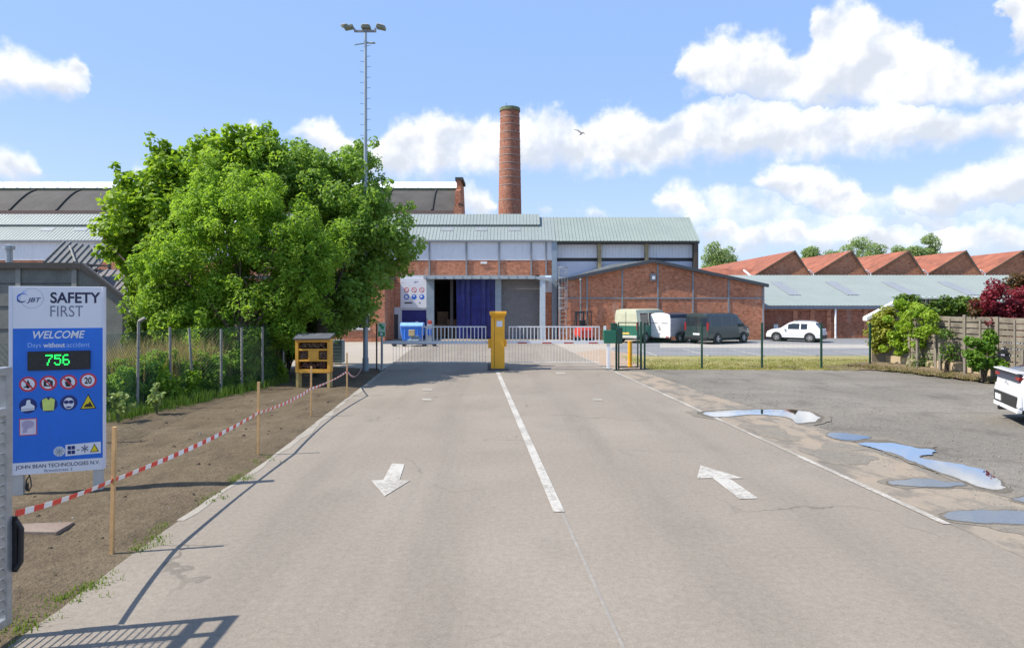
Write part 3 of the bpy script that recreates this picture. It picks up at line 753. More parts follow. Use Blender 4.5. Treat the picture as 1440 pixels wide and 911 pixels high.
for i in range(3):
    cx = .42+i*.56
    o = MB().disc((cx, -.028, 1.30), .19, 20).build('prohibition_symbol', redp, board)
    mb = MB(); mb.disc((cx, -.031, 1.30), .14, 20); mb.build('symbol_ground', signwhite, o)
    mb = MB(); mb.prism([(cx-.11, -.034, 1.38), (cx-.08, -.034, 1.41), (cx+.11, -.034, 1.22), (cx+.08, -.034, 1.19)], (0, .002, 0)); mb.build('bar', redp, o)
    o = MB().disc((cx, -.028, .80), .19, 20).build('mandatory_symbol', bluep, board)
    mb = MB(); mb.disc((cx+(.0, -.02, -.04)[i], -.031, .80+(.0, .07, .04)[i]), .12 if i == 0 else .085, 14, r2=(.12, .05, .1)[i]); mb.build('symbol_figure', signwhite, o)
mb = MB(); mb.bb(.28, .85, -.03, -.027, .32, .42); mb.bb(1.35, 1.45, -.03, -.027, .33, .41); mb.build('black_bar', inkblack, board)

cs = thing('crate_stack', 'dark brown wooden crates just inside the open bay of the hall', 'crates', (XA(625), YA+1.6, 0))
cwood = M('crate_wood', (.22, .13, .075), .85, var=.3, scale=4)
for x, y, w_, h_ in ((-.42, 0, .78, .95), (.42, .1, .74, 1.35), (-.35, .85, .8, 1.9)):
    mb = MB(); mb.bb(x-w_/2, x+w_/2, y-.35, y+.35, .03, h_)
    for z in fr(.12, h_-.1, .19): mb.bb(x-w_/2-.012, x+w_/2+.012, y-.37, y-.351, z, z+.12)
    mb.build('crate', cwood, cs)
# ---- brick annex left of the bays (mostly behind the tree)
YX = 43.0; sX = YX/F
fx = lambda x: (x-HX)*sX; fz = lambda y: H-(y-HY)*sX
annex = thing('brick_annex', 'low red brick annex with a white framed window behind the big trees', 'building', (fx(500), YX, 0))
def abuild(mb, name, mat, **k):
    off = Vector((fx(500), YX, 0)); mb.v = [tuple(Vector(p)-off) for p in mb.v]; return mb.build(name, mat, annex, **k)
mb = MB(); x0, x1, wx0, wx1, wz0, wz1 = fx(330), fx(541), fx(470), fx(520), fz(463), fz(441); tz = fz(392)
mb.bb(x0, wx0, YX, YX+.3, 0, tz); mb.bb(wx1, x1, YX, YX+.3, 0, tz); mb.bb(wx0, wx1, YX, YX+.3, 0, wz0); mb.bb(wx0, wx1, YX, YX+.3, wz1, tz)
mb.bb(x1-.3, x1, YX+.3, YA-.02, 0, tz); mb.bb(x0, x0+.3, YX+.3, YA-.02, 0, tz)
abuild(mb, 'wall', brick)
mb = MB(); mb.bb(x0-.1, x1+.1, YX-.12, YA-.03, tz, tz+.22); abuild(mb, 'flat_roof', darkgrey)
mb = MB(); t = .07
for a_, b_, c_, d_ in ((wx0, wx1, wz0, wz0+t), (wx0, wx1, wz1-t, wz1)): mb.bb(a_, b_, YX+.05, YX+.13, c_, d_)
for q in (0, .36, .68, 1): 
    xx = wx0+(wx1-wx0)*q; mb.bb(max(wx0, xx-t/2), min(wx1, xx+t/2), YX+.052, YX+.128, wz0, wz1)
win = abuild(mb, 'window', white)
mb = MB(); mb.bb(wx0, wx1, YX+.08, YX+.1, wz0, wz1); abuild(mb, 'pane', glass).parent = win
mb = MB(); mb.bb(wx0-.1, wx1+.1, YX-.08, YX+.05, wz0-.1, wz0-.002); abuild(mb, 'sill', concrete)

# ---- gabled brick workshop
YB = 45.4; sB = YB/F
bx = lambda x: (x-HX)*sB; bz = lambda y: H-(y-HY)*sB
shop = thing('brick_workshop', 'red brick workshop with a wide low gable and grey steel frame lines', 'workshop', (bx(925), YB, 0))
def sbuild(mb, name, mat, **k):
    off = Vector((bx(925), YB, 0)); mb.v = [tuple(Vector(p)-off) for p in mb.v]; return mb.build(name, mat, shop, **k)
xl, xa, xr = bx(786), bx(918), bx(1075); zl, za, zr = bz(393), bz(365), bz(399)
mb = MB(); mb.prism([(xl, YB, 0), (xr, YB, 0), (xr, YB, zr-.1), (xa, YB, za-.1), (xl, YB, zl-.1)], (0, .3, 0)); sbuild(mb, 'gable_wall', brick)
mb = MB(); mb.bb(xr-.3, xr, YB+.31, 58, 0, zr-.15); sbuild(mb, 'side_wall', brick)
mb = MB()
for x in (787.5, 825.5, 875, 925, 974.5, 1024.5, 1073): 
    zt = zl+(za-zl)*(bx(x)-xl)/(xa-xl) if x < 918 else za+(zr-za)*(bx(x)-xa)/(xr-xa)
    mb.bb(bx(x)-.055, bx(x)+.055, YB-.05, YB-.001, 0, zt-.25)
sbuild(mb, 'frame_post', midgrey)
mb = MB(); mb.bb(xl+.06, xr-.06, YB-.035, YB-.002, bz(420.2), bz(418.2)); sbuild(mb, 'frame_rail', midgrey)
mb = MB(); th = .22
mb.prism([(xa, YB-.3, za), (xr+.2, YB-.3, zr-.03), (xr+.2, YB-.3, zr-.03-th), (xa, YB-.3, za-th), (xl-.15, YB-.3, zl-.03-th), (xl-.15, YB-.3, zl-.03)], (0, .29, 0)); sbuild(mb, 'bargeboard', darkgrey)
mb = MB(); mb.prism([(xa, YB-.01, za+.02), (xr+.2, YB-.01, zr), (xr+.2, YB-.01, zr-.1), (xa, YB-.01, za-.08), (xl-.15, YB-.01, zl-.1), (xl-.15, YB-.01, zl)], (0, .9, 0)); sbuild(mb, 'roof', M('grey_roof_sheet', (.20, .205, .20), .7, var=.15))
# taller rear bay whose left roof shows above the gable
mb = MB(); yb = YB+.95; qs = yb/F
bq = lambda x, y, Y=yb: Vector(((x-HX)*Y/F, Y, H-(y-HY)*Y/F))
pr = [bq(783.5, 395), bq(918, 365.5), bq(1075, 400)]
mb = MB(); mb.prism([pr[0], bq(860, 371.5), pr[1], pr[1]-Vector((0, 0, .3)), pr[0]-Vector((0, 0, .3))], (0, .2, 0)); sbuild(mb, 'rear_roof', M('pale_grey_roof_sheet', (.33, .335, .31), .7, var=.15))
mb = MB(); mb.bb(bx(914), bx(922), YB-.12, YB-.051, bz(395), bz(385)); lo = sbuild(mb, 'wall_lamp', midgrey)
mb = MB(); mb.bb(bx(916.5), bx(920.5), YB-.16, YB-.121, bz(392.5), bz(388)); sbuild(mb, 'lamp_glass', white).parent = lo
# ladder with cage on the corner
lad = thing('caged_ladder', 'pale metal caged ladder fixed to the left corner of the brick workshop', 'ladder', (bx(791), YB-.2, 0))
mb = MB(); wl = .24
for s_ in (-1, 1): mb.tube([(s_*wl, 0, .3), (s_*wl, 0, bz(376))], .03, 6)
for i in range(16): mb.tube([(-wl, 0, .5+i*.3), (wl, 0, .5+i*.3)], .018, 5)
mb.build('ladder_rail', galv, lad)
mb = MB()
for i in range(5):
    z = 2.2+i*.72
    mb.tube([(-wl, 0, z), (-wl*1.3, -.35, z), (-.1, -.65, z), (.1, -.65, z), (wl*1.3, -.35, z), (wl, 0, z)], .028, 5)
for xx, yy in ((-wl*1.3, -.35), (-.1, -.65), (.1, -.65), (wl*1.3, -.35)): mb.tube([(xx, yy, 2.2), (xx, yy, bz(376))], .016, 5)
mb.build('cage', galv, lad)

# ---- long low brick building on the right
YC = 47.6; sC = YC/F
cx_ = lambda x: (x-HX)*sC; cz = lambda y: H-(y-HY)*sC
low = thing('low_brick_building', 'low brick building with a long pale green ribbed roof and four rooflights', 'building', (cx_(1250), YC, 0))
def lbuild(mb, name, mat, **k):
    off = Vector((cx_(1250), YC, 0)); mb.v = [tuple(Vector(p)-off) for p in mb.v]; return mb.build(name, mat, low, **k)
xl2, xr2 = xr+.02, cx_(1560)
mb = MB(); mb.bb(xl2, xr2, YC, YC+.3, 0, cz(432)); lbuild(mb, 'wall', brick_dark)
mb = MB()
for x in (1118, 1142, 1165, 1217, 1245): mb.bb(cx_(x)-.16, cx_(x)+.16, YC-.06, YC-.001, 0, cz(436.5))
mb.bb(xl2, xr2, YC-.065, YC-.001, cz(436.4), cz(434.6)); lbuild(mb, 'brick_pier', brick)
mb = MB(); mb.bb(xl2, xr2, YC-.30, YC-.01, cz(434.4), cz(429.8)); lbuild(mb, 'gutter', M('grey_gutter', (.20, .22, .26), .5))
mb = MB(); mb.tube([(cx_(1173), YC-.2, 0), (cx_(1173), YC-.2, cz(434))], .075, 8); lbuild(mb, 'downpipe', white)
Yd = 55.5; zd = H+41*Yd/F; ze = cz(429.6)
mb = MB(); ribbed(mb, (xl2, YC-.35, ze), (xr2, YC-.35, ze), (xr2, Yd, zd), (xl2, Yd, zd), 92, rw=.06, rh=.03); lbuild(mb, 'roof', roofm2)
mb = MB()
for px in (1104, 1183, 1265, 1346):
    q = lambda x, t: Vector((x, YC-.35+(Yd-YC+.35)*t-.02, ze+(zd-ze)*t+.055))
    k0, k1 = .30, .74
    xm = (px-HX)*(YC-.35+(Yd-YC+.35)*.52)/F
    mb.prism([q(xm-.45, k0), q(xm+.45, k0), q(xm+.45, k1), q(xm-.45, k1)], (0, 0, -.05))
lbuild(mb, 'rooflight', skyl)
mb = MB(); mb.bb(cx_(1088), cx_(1094), YC-.02, YC-.001, cz(462), cz(456)); lbuild(mb, 'wall_notice', white)

# ---- sawtooth sheds behind
YS = 57.0; sS = YS/F
tile = M('clay_roof_tiles', (.27, .088, .047), .85, var=.38, scale=1.0, dirt=.25)
tb = brick_mat('gable_brick', (.50, .18, .085), (.56, .22, .11), (.46, .3, .2))
saw = thing('sawtooth_factory', 'row of sawtooth factory sheds with orange tiled slopes and brick gables', 'factory', ((1250-HX)*sS, YS, 0))
so_ = Vector(((1250-HX)*sS, YS, 0))
def wbuild(mb, name, mat, **k):
    mb.v = [tuple(Vector(p)-so_) for p in mb.v]; return mb.build(name, mat, saw, **k)
sx_ = lambda x: (x-HX)*sS; sz_ = lambda y: H-(y-HY)*sS
per = 80.0; Yfar = 88.0
ZV, ZPk = sz_(387), sz_(352.5)
for i in range(8):
    pk = 1117+per*i; a_, p_, b_ = sx_(pk-57.5), sx_(pk), sx_(pk+22.2)
    mb = MB(); mb.prism([(a_, YS, 0), (b_, YS, 0), (b_, YS, ZV), (p_-.02, YS, ZPk-.12), (a_, YS, ZV)], (0, .3, 0)); wbuild(mb, 'gable', tb)
    mb = MB(); mb.prism([(a_-.05, YS-.15, ZV-.02), (p_, YS-.15, ZPk), (p_, YS-.15, ZPk-.12), (a_-.05, YS-.15, ZV-.14)], (0, Yfar-YS, 0))
    rt = wbuild(mb, 'tiled_slope', tile)
    mb = MB(); mb.prism([(p_+.01, YS-.15, ZPk), (b_+.05, YS-.15, ZV), (b_+.05, YS-.15, ZV-.12), (p_+.01, YS-.15, ZPk-.14)], (0, Yfar-YS, 0)); wbuild(mb, 'glazed_slope', M('old_glazing', (.28, .30, .32), .35))
    mb = MB(); mb.prism([(a_, YS-.2, ZV-.02), (p_, YS-.2, ZPk+.04), (b_+.02, YS-.2, ZV), (b_-.05, YS-.2, ZV), (p_-.01, YS-.2, ZPk-.16), (a_+.12, YS-.2, ZV-.02)], (0, .045, 0)); wbuild(mb, 'verge', M('verge_brown', (.15, .10, .06), .8))
    if i < 7:
        mb = MB(); mb.tube([(b_-.25, YS-.3, ZV+.45), (b_+.15, YS-.3, ZV+.1), (b_+.15, YS-.3, ZV-.5)], .06, 6); wbuild(mb, 'rainwater_pipe', white)
# lower clay slope at the left end next to the workshop
mb = MB(); mb.prism([P(985, 378, 60), P(1062, 378, 60), P(1062, 392, 58), P(985, 392, 58)], (0, .1, -.1)); wbuild(mb, 'end_slope', tile)
mb = MB(); mb.tube([P(1046, 380, 57.5), P(1060, 392, 56.5)], .09, 6); wbuild(mb, 'white_verge', white)

# ---- tall hall behind with dark vaulted roof
YE = 70.0
ex0, ex1 = (-260-HX)*YE/F, -6.35
tall = thing('vaulted_hall', 'tall hall with dark curved roof and a white rooflight strip along its crown', 'hall', (ex1, YE, 0))
def tbuild(mb, name, mat, **k):
    off = Vector((ex1, YE, 0)); mb.v = [tuple(Vector(p)-off) for p in mb.v]; return mb.build(name, mat, tall, **k)
ez = lambda y, Y: H-(y-HY)*Y/F
z0, z1 = ez(303, YE), ez(296, YE)
mb = MB(); mb.bb(ex0, ex1, YE, YE+.4, 0, z1); tbuild(mb, 'wall', M('mauve_brick', (.19, .13, .11), .9, var=.15))
prof = []
for i in range(9):
    t = i/8; Y = YE+.2+4.0*t; y = 296-28*(math.sin(t*math.pi/2*.92)/math.sin(math.pi/2*.92))
    prof.append((Y, ez(y, Y)))
mb = MB()
for a_, b_ in zip(prof, prof[1:]): mb.quad((ex0, a_[0], a_[1]), (ex1, a_[0], a_[1]), (ex1, b_[0], b_[1]), (ex0, b_[0], b_[1]))
tbuild(mb, 'curved_roof', M('dark_bitumen_roof', (.062, .056, .05), .85, var=.25, scale=.6))
mb = MB()
for x in fr(ex0+.5, ex1, 5.15): mb.tube([(x, p[0]-.03, p[1]+.03) for p in prof], .13, 6)
tbuild(mb, 'roof_rib', M('roof_rib_dark', (.035, .033, .03), .8))
Yt, Zt = prof[-1]
mb = MB(); mb.bb(ex0, ex1, Yt-.1, Yt+.3, Zt, ez(264.5, Yt)); tbuild(mb, 'crown_gutter', M('mossy_gutter', (.06, .075, .045), .8, var=.3))
Yw = Yt+2.2
mb = MB(); zt2 = ez(264.8, Yt); zw = ez(256, Yw); n = int((ex1-ex0)/1.55)
ribbed(mb, (ex0, Yt+.05, zt2), (ex1, Yt+.05, zt2), (ex1, Yw, zw), (ex0, Yw, zw), n, rw=.08, rh=.05)
mb.prism([(ex0, Yw+.02, zw), (ex1, Yw+.02, zw), (ex1, Yw+9, Zt-4), (ex0, Yw+9, Zt-4)], (0, 0, -.1))
tbuild(mb, 'rooflight_strip', M('white_rooflight', (.82, .83, .84), .4, var=.04))
mb = MB(); X0 = ex1+.02
steps = [(YE-.4, ez(287, YE)), (YE+1.4, ez(268, YE+1.4)), (YE+3.2, ez(262, YE+3)), (YE+7, ez(254, YE+5))]
mb.prism([(X0, YE-.3, 0), (X0, YE-.3, ez(289, YE)), (X0, YE+1.2, ez(289, YE)+.05), (X0, YE+1.2, ez(268, YE+1.2)), (X0, YE+3.0, ez(267, YE+3)), (X0, YE+3.0, ez(254, YE+3)), (X0, YE+7, ez(254, YE+7)), (X0, YE+12, 10), (X0, YE+12, 0)], (.5, 0, 0)); 
mb.bb(X0+.5, X0+.85, YE-.3, YE+.4, ez(303, YE)-3, ez(289, YE)); mb.bb(X0+.5, X0+.7, YE+.0, YE+.8, ez(285, YE), ez(272, YE))
tbuild(mb, 'end_parapet', brick)
mb = MB(); mb.bb(X0-.15, X0+.75, YE+2.9, YE+7, ez(253.8, YE+3), ez(249.5, YE+3)); mb.bb(X0+.45, X0+1.0, YE-.35, YE+.5, ez(288.8, YE), ez(287, YE)); tbuild(mb, 'coping', M('dark_coping', (.07, .06, .05), .8))

# ---- chimney
YH = 88.0; sH = YH/F
ch = thing('brick_chimney', 'tall round red brick chimney with pale iron bands', 'chimney', ((717-HX)*sH, YH, 0))
zt, rb, rt_ = H+(HY-154)*sH, 16.3*sH, 13.4*sH
zb = H+(HY-303)*sH
def rad(z): return rb+(rt_-rb)*(z-zb)/(zt-zb)
MB().lathe([(rad(0), 0), (rad(zt/2), zt/2), (rad(zt), zt), (rad(zt)*.8, zt), (rad(zt)*.8, zt-2)], n=40).build('shaft', brick_chim, ch, smooth=False)
mb = MB()
for y in (167, 177, 188, 199, 210, 220, 231, 241, 251, 262, 283, 303, 320, 340):
    z = H+(HY-y)*sH; mb.lathe([(rad(z)+.005, z-.07), (rad(z)+.03, z-.06), (rad(z)+.03, z+.06), (rad(z)+.005, z+.07)], n=40)
mb.build('iron_band', M('pale_iron', (.29, .21, .18), .8, var=.2), ch)
MB().lathe([(rad(zt)+.01, zt-.35), (rad(zt)+.1, zt-.35), (rad(zt)+.1, zt+.1), (rad(zt)*.82, zt+.1)], n=40).build('rim', M('mossy_rim', (.13, .16, .09), .9, var=.3), ch)
mb = MB(); mb.tube([(-.5, 0, zt), (-.5, 0, zt+.9)], .03, 5); mb.build('lightning_rod', darkgrey, ch)

# ---- grey concrete garages at left
cpanel = M('concrete_panel', (.18, .185, .165), .9, var=.25, scale=1.2, bump=.2, dirt=.3)
cpost = M('pale_concrete_post', (.27, .27, .245), .9, var=.2, scale=2)
corr = M('brown_corrugated_sheet', (.16, .14, .135), .75, var=.25, scale=1.5)
YG = 24.0
gar = thing('concrete_garage', 'grey concrete panel garage with dark fascia behind the welcome sign', 'garage', P(60, 428, YG).xy.to_3d())
go_ = gar.location.copy()
def gbuild(mb, name, mat, **k):
    mb.v = [tuple(Vector(p)-go_) for p in mb.v]; return mb.build(name, mat, gar, **k)
g = lambda x, y, Y=YG: P(x, y, Y)
def flat(pts, Yv, th=.15): return [g(x, y, Yv) for x, y in pts], (0, th, 0)
b0 = H/(YG/F)+HY   # ground row of the garage front
mb = MB(); mb.prism(*flat([(-230, b0), (172, b0), (172, 421), (113, 378), (-230, 376)], YG)); gbuild(mb, 'wall', cpanel)
mb = MB()
for x in (-60, 25, 104): mb.prism(*flat([(x-3.5, b0), (x+3.5, b0), (x+3.5, 376.5), (x-3.5, 376.5)], YG-.06, .058))
gbuild(mb, 'wall_post', cpost)
mb = MB()
for y in (398, 430, 462): mb.prism(*flat([(-230, y), (100, y), (100, y+1.3), (-230, y+1.3)], YG-.02, .018))
gbuild(mb, 'panel_joint', darkgrey)
mb = MB(); mb.prism([g(-230, 376.5, YG-.15), g(113, 377.5, YG-.15), g(113, 369.5, YG-.15), g(-230, 367.5, YG-.15)], (0, .14, 0)); mb.prism([g(113.2, 378, YG-.15), g(172, 422, YG-.15), g(172, 416.5, YG-.15), g(113.2, 369.7, YG-.15)], (0, .14, 0)); gbuild(mb, 'fascia', M('garage_fascia', (.05, .045, .04), .7, var=.2))
mb = MB(); A, B_, C_, D = g(113, 372, YG), g(172, 419, YG), g(172, 419, YG), g(113, 372, YG)
mb.prism([g(-230, 368, YG), g(113, 369.9, YG), g(113, 369.9, YG)+Vector((-.8, 3, .1)), g(-230, 368, YG)+Vector((0, 3, .1))], (0, 0, -.06)); 
mb.prism([g(113.3, 370, YG), g(172, 417, YG), g(172, 417, YG)+Vector((0, .25, 0)), g(113.3, 370, YG)+Vector((0, .25, 0))], (0, 0, -.06)); gbuild(mb, 'roof', corr)
shed = thing('corrugated_shed', 'grey shed with brown corrugated roof sloping down beside the concrete garage', 'shed', P(190, 428, YG+.3).xy.to_3d())
so2 = shed.location.copy()
def hbuild2(mb, name, mat, **k):
    mb.v = [tuple(Vector(p)-so2) for p in mb.v]; return mb.build(name, mat, shed, **k)
mb = MB(); Yk = YG+.05; lo_ = g(173, 418, Yk); hi_r = g(217, 380, YG+4.2); hi_l = g(120, 379, YG+4.2); lo_l = g(100, 418, Yk)
ribbed(mb, lo_l, lo_, hi_r, hi_l, 9, rw=.07, rh=.06); hbuild2(mb, 'corrugated_roof', corr)
b1 = H/((Yk+.1)/F)+HY
mb = MB(); mb.prism([g(172.5, 422, Yk+.05), hi_r+Vector((-.1, 0, -.12)), Vector((hi_r.x-.1, hi_r.y, 0)), Vector((g(172.5, 422, Yk).x, Yk+.05, 0))], (-.12, 0, 0)); hbuild2(mb, 'side_wall', cpanel)
mb = MB(); mb.prism([g(172.5, 418.5, Yk-.03), g(172.5, 424, Yk-.03), g(184, 424, Yk-.03), g(184, 421, Yk-.03)], (0, .06, 0)); hbuild2(mb, 'gutter_end', darkgrey)
shed2 = thing('lean_to_roof', 'higher corrugated lean-to roof with pale diagonal braces behind the concrete garage', 'shed', P(100, 428, 29).xy.to_3d())
s2 = shed2.location.copy(); mb = MB()
ribbed(mb, P(62, 369, 27.6), P(135, 379, 27.6), P(158, 350.5, 30.5), P(91, 340, 30.5), 8, rw=.10, rh=.07); mb.v = [tuple(Vector(p)-s2) for p in mb.v]; mb.build('corrugated_roof', M('grey_corrugated_sheet', (.135, .135, .13), .75, var=.25), shed2)
mb = MB(); mb.tube([P(100, 349, 29.7)+Vector((0, -.1, .1)), P(108, 372, 27.9)+Vector((0, -.1, .12))], .035, 5); mb.tube([P(133, 352, 29.7)+Vector((0, -.1, .1)), P(139, 368, 28.5)+Vector((0, -.1, .1))], .035, 5); mb.v = [tuple(Vector(p)-s2) for p in mb.v]; mb.build('brace', concrete, shed2)
mb = MB()
for q in (P(66, 372, 27.7), P(133, 381, 27.7), P(94, 345, 30.4), P(154, 354, 30.4)): mb.tube([Vector((q.x, q.y, 0)), q], .08, 6)
mb.v = [tuple(Vector(p)-s2) for p in mb.v]; mb.build('post', woodgrey, shed2)
vent = thing('roof_vent', 'small capped metal vent pipe rising behind the concrete garage', 'vent pipe', P(13, 372, 26).xy.to_3d())
zv0 = P(13, 344, 26).z
MB().lathe([(.12, 0), (.12, zv0-.2), (.2, zv0-.2), (.2, zv0-.05), (.0, zv0)], n=16).build('pipe', galv, vent, smooth=False)
# ------------------------------------------------------------------ trees and shrubs
def leaf_mesh(name, clumps, n, size, mat, parent=None, seed=0, droop=.25, aspect=.75, shell=.55, tonebias=0.0):
    """many small folded leaves spread through a set of ellipsoid clumps (centre, radii, weight)"""
    rng = np.random.default_rng(seed)
    C = np.array([c[0][:] if hasattr(c[0], 'x') else c[0] for c in clumps], float); Rr_ = np.array([c[1] for c in clumps], float)
    wgt = (Rr_[:, 0]*Rr_[:, 1]*Rr_[:, 2])**(2/3.); wgt /= wgt.sum()
    idx = rng.choice(len(clumps), n, p=wgt)
    d = rng.normal(0, 1, (n, 3)); d /= np.linalg.norm(d, axis=1)[:, None]
    r = shell + (1.0-shell)*rng.random(n)**.7 + rng.normal(0, .07, n)
    pos = C[idx] + d*r[:, None]*Rr_[idx]
    nrm = d*.75 + rng.normal(0, .55, (n, 3)) + np.array([0, 0, .55]); nrm /= np.linalg.norm(nrm, axis=1)[:, None]
    t = rng.normal(0, 1, (n, 3)) + d*.4 - np.array([0, 0, droop]); t -= nrm*(t*nrm).sum(1)[:, None]; t /= np.linalg.norm(t, axis=1)[:, None]
    b = np.cross(nrm, t)
    s = size*rng.uniform(.6, 1.35, n)[:, None]
    v = np.empty((n, 6, 3))
    fold = nrm*s*.16
    v[:, 0] = pos - t*s*.5; v[:, 1] = pos + b*s*aspect*.5 - t*s*.05 + fold; v[:, 2] = pos + b*s*aspect*.30 + t*s*.3 + fold*.6
    v[:, 3] = pos + t*s*.55; v[:, 4] = pos - b*s*aspect*.30 + t*s*.3 + fold*.6; v[:, 5] = pos - b*s*aspect*.5 - t*s*.05 + fold
    me = bpy.data.meshes.new(name)
    me.vertices.add(n*6); me.vertices.foreach_set('co', v.reshape(-1))
    me.loops.add(n*8); me.polygons.add(n*2)
    base = np.arange(n)[:, None]*6
    loops = (base + np.array([0, 1, 2, 3, 0, 3, 4, 5])).reshape(-1)
    me.loops.foreach_set('vertex_index', loops)
    me.polygons.foreach_set('loop_start', np.arange(n*2)*4)
    me.update(calc_edges=True); me.materials.append(mat)
    ct = rng.normal(0, .22, len(clumps))
    tone = np.clip(.5 + ct[idx] + rng.normal(0, .18, n) + tonebias, 0, 1)
    at = me.attributes.new('tone', 'FLOAT', 'FACE'); at.data.foreach_set('value', np.repeat(tone, 2))
    me.validate()
    o = bpy.data.objects.new(name, me); COL.objects.link(o)
    if parent: o.parent = parent
    return o

def crown_clumps(ells, n, rmin, rmax, seed, flat=.8):
    """sub-clumps over the outside of big lobes"""
    rnd = random.Random(seed); out = []
    vol = [e[1][0]*e[1][1]*e[1][2] for e in ells]; tot = sum(v**(2/3) for v in vol)
    for (c, r), v in zip(ells, vol):
        k = max(3, int(n*v**(2/3)/tot))
        for _ in range(k):
            d = Vector((rnd.gauss(0, 1), rnd.gauss(0, 1), rnd.gauss(0, 1))).normalized()
            q = .55+.45*rnd.random()**.6
            p = Vector(c) + Vector((d.x*r[0]*q, d.y*r[1]*q, d.z*r[2]*q))
            rr = rmin+(rmax-rmin)*rnd.random()**1.3
            out.append((p, (rr, rr, rr*flat)))
    return out
def pe(x, y, rx, ry, Y, ryy=None):   # lobe from a photo patch
    k = Y/F
    return (P(x, y, Y), (rx*k, (ryy if ryy else (rx+ry)/2*k), ry*k))
def limbs(mb, base, h, r, targets, seed, fork=.35):
    rnd = random.Random(seed)
    top = Vector((base[0]+rnd.uniform(-.1, .1), base[1], h))
    b = Vector(base); mid = b.lerp(top, .5)+Vector((rnd.uniform(-.1, .1), 0, 0))
    mb.tube([b-Vector((0, 0, .15)), b+Vector((0, 0, .12)), mid, top], [r*1.55, r*1.1, r*.9, r*.75], 10)
    for t in targets:
        t = Vector(t); st = b.lerp(top, rnd.uniform(.45, 1))
        m1 = st.lerp(t, .4)+Vector((0, 0, .35*rnd.random())); m2 = st.lerp(t, .75)+Vector((rnd.uniform(-.2, .2), rnd.uniform(-.2, .2), .2))
        rr = r*rnd.uniform(.22, .4)
        mb.tube([st, m1, m2, t], [rr, rr*.7, rr*.42, rr*.12], 7)
        for _ in range(3):
            q = m1.lerp(t, rnd.uniform(.2, .9)); e = q+Vector((rnd.uniform(-.9, .9), rnd.uniform(-.9, .9), rnd.uniform(-.1, .8)))
            mb.tube([q, q.lerp(e, .5)+Vector((0, 0, .1)), e], [rr*.3, rr*.2, rr*.06], 5)
def make_tree(name, label, base, h, r, ells, nclump, rmin, rmax, nleaf, size, mat, seed, group=None, cat='tree', aspect=.75, nl=16):
    t = thing(name, label, cat, base, 0, group)
    off = Vector(base)
    cl = crown_clumps(ells, nclump, rmin, rmax, seed)
    rs = random.Random(seed+5); cen = sum((Vector(e[0]) for e in ells), Vector())/len(ells)
    if group is None:
        for p, r_ in rs.sample(cl, int(len(cl)*.5)):          # loose sprigs outside the lobes
            dv = (p-cen).normalized(); q = p+dv*rs.uniform(.25, .75)+Vector((0, 0, rs.uniform(-.1, .25))); rr = rs.uniform(.12, .26)
            cl.append((q, (rr, rr, rr*1.3)))
    rnd = random.Random(seed)
    tg = [c[0]-off for c in rnd.sample(cl, min(nl, len(cl)))]
    mb = MB(); limbs(mb, (0, 0, 0), h, r, tg, seed); mb.build('trunk', bark, t, smooth=True, fix=False)
    cl = [(c[0]-off, c[1]) for c in cl]
    leaf_mesh('crown', cl, nleaf, size, mat, t, seed, aspect=aspect)
    return t
lm_bright = leaf_mat('bright_maple_leaves', (.13, .26, .018), (.31, .44, .04), .55)
lm_light = leaf_mat('light_ash_leaves', (.14, .29, .024), (.33, .475, .06), .56)
lm_dark = leaf_mat('mid_green_leaves', (.125, .245, .036), (.28, .415, .08), .54)
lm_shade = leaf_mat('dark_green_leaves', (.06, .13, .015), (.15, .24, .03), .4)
# round-headed mid green tree on the right
make_tree('broadleaf_tree', 'round mid green tree right of the group, its crown reaching over the light mast', G(452, 531), 2.3, .24,
  [pe(470, 265, 75, 50, 24.5), pe(400, 240, 70, 46, 25), pe(530, 335, 55, 62, 24.2), pe(548, 352, 28, 34, 24), pe(470, 365, 70, 60, 23.6), pe(484, 416, 40, 28, 23.6), pe(430, 430, 60, 34, 23.8), pe(395, 455, 60, 30, 23.4), pe(440, 455, 34, 22, 22.9), pe(462, 440, 34, 26, 22.7), pe(425, 470, 30, 18, 22.8), pe(500, 440, 24, 14, 23.4), pe(500, 395, 44, 26, 22.6), pe(475, 425, 36, 24, 22.4), pe(300, 440, 70, 44, 24), pe(220, 430, 30, 36, 23.6), pe(420, 320, 70, 60, 25.2), pe(478, 230, 34, 26, 25)],
  420, .28, .70, 72000, .14, lm_dark, 11, aspect=.7)
# big-leaved bright tree at the back left
make_tree('maple_tree', 'tall bright green maple with big leaves at the left back of the tree group', G(268, 533), 2.4, .22,
  [pe(345, 238, 52, 36, 24.2), pe(285, 245, 58, 44, 24), pe(215, 300, 50, 42, 23.5), pe(190, 340, 32, 36, 23.3), pe(190, 303, 22, 16, 23.3), pe(190, 266, 8, 11, 23.3), pe(240, 330, 60, 60, 23.5), pe(258, 262, 44, 38, 23.8), pe(232, 282, 30, 30, 23.6), pe(212, 385, 38, 22, 23.2), pe(302, 222, 24, 16, 24.4), pe(362, 206, 22, 12, 24.3)],
  300, .30, .70, 34000, .18, lm_bright, 12, aspect=.95)
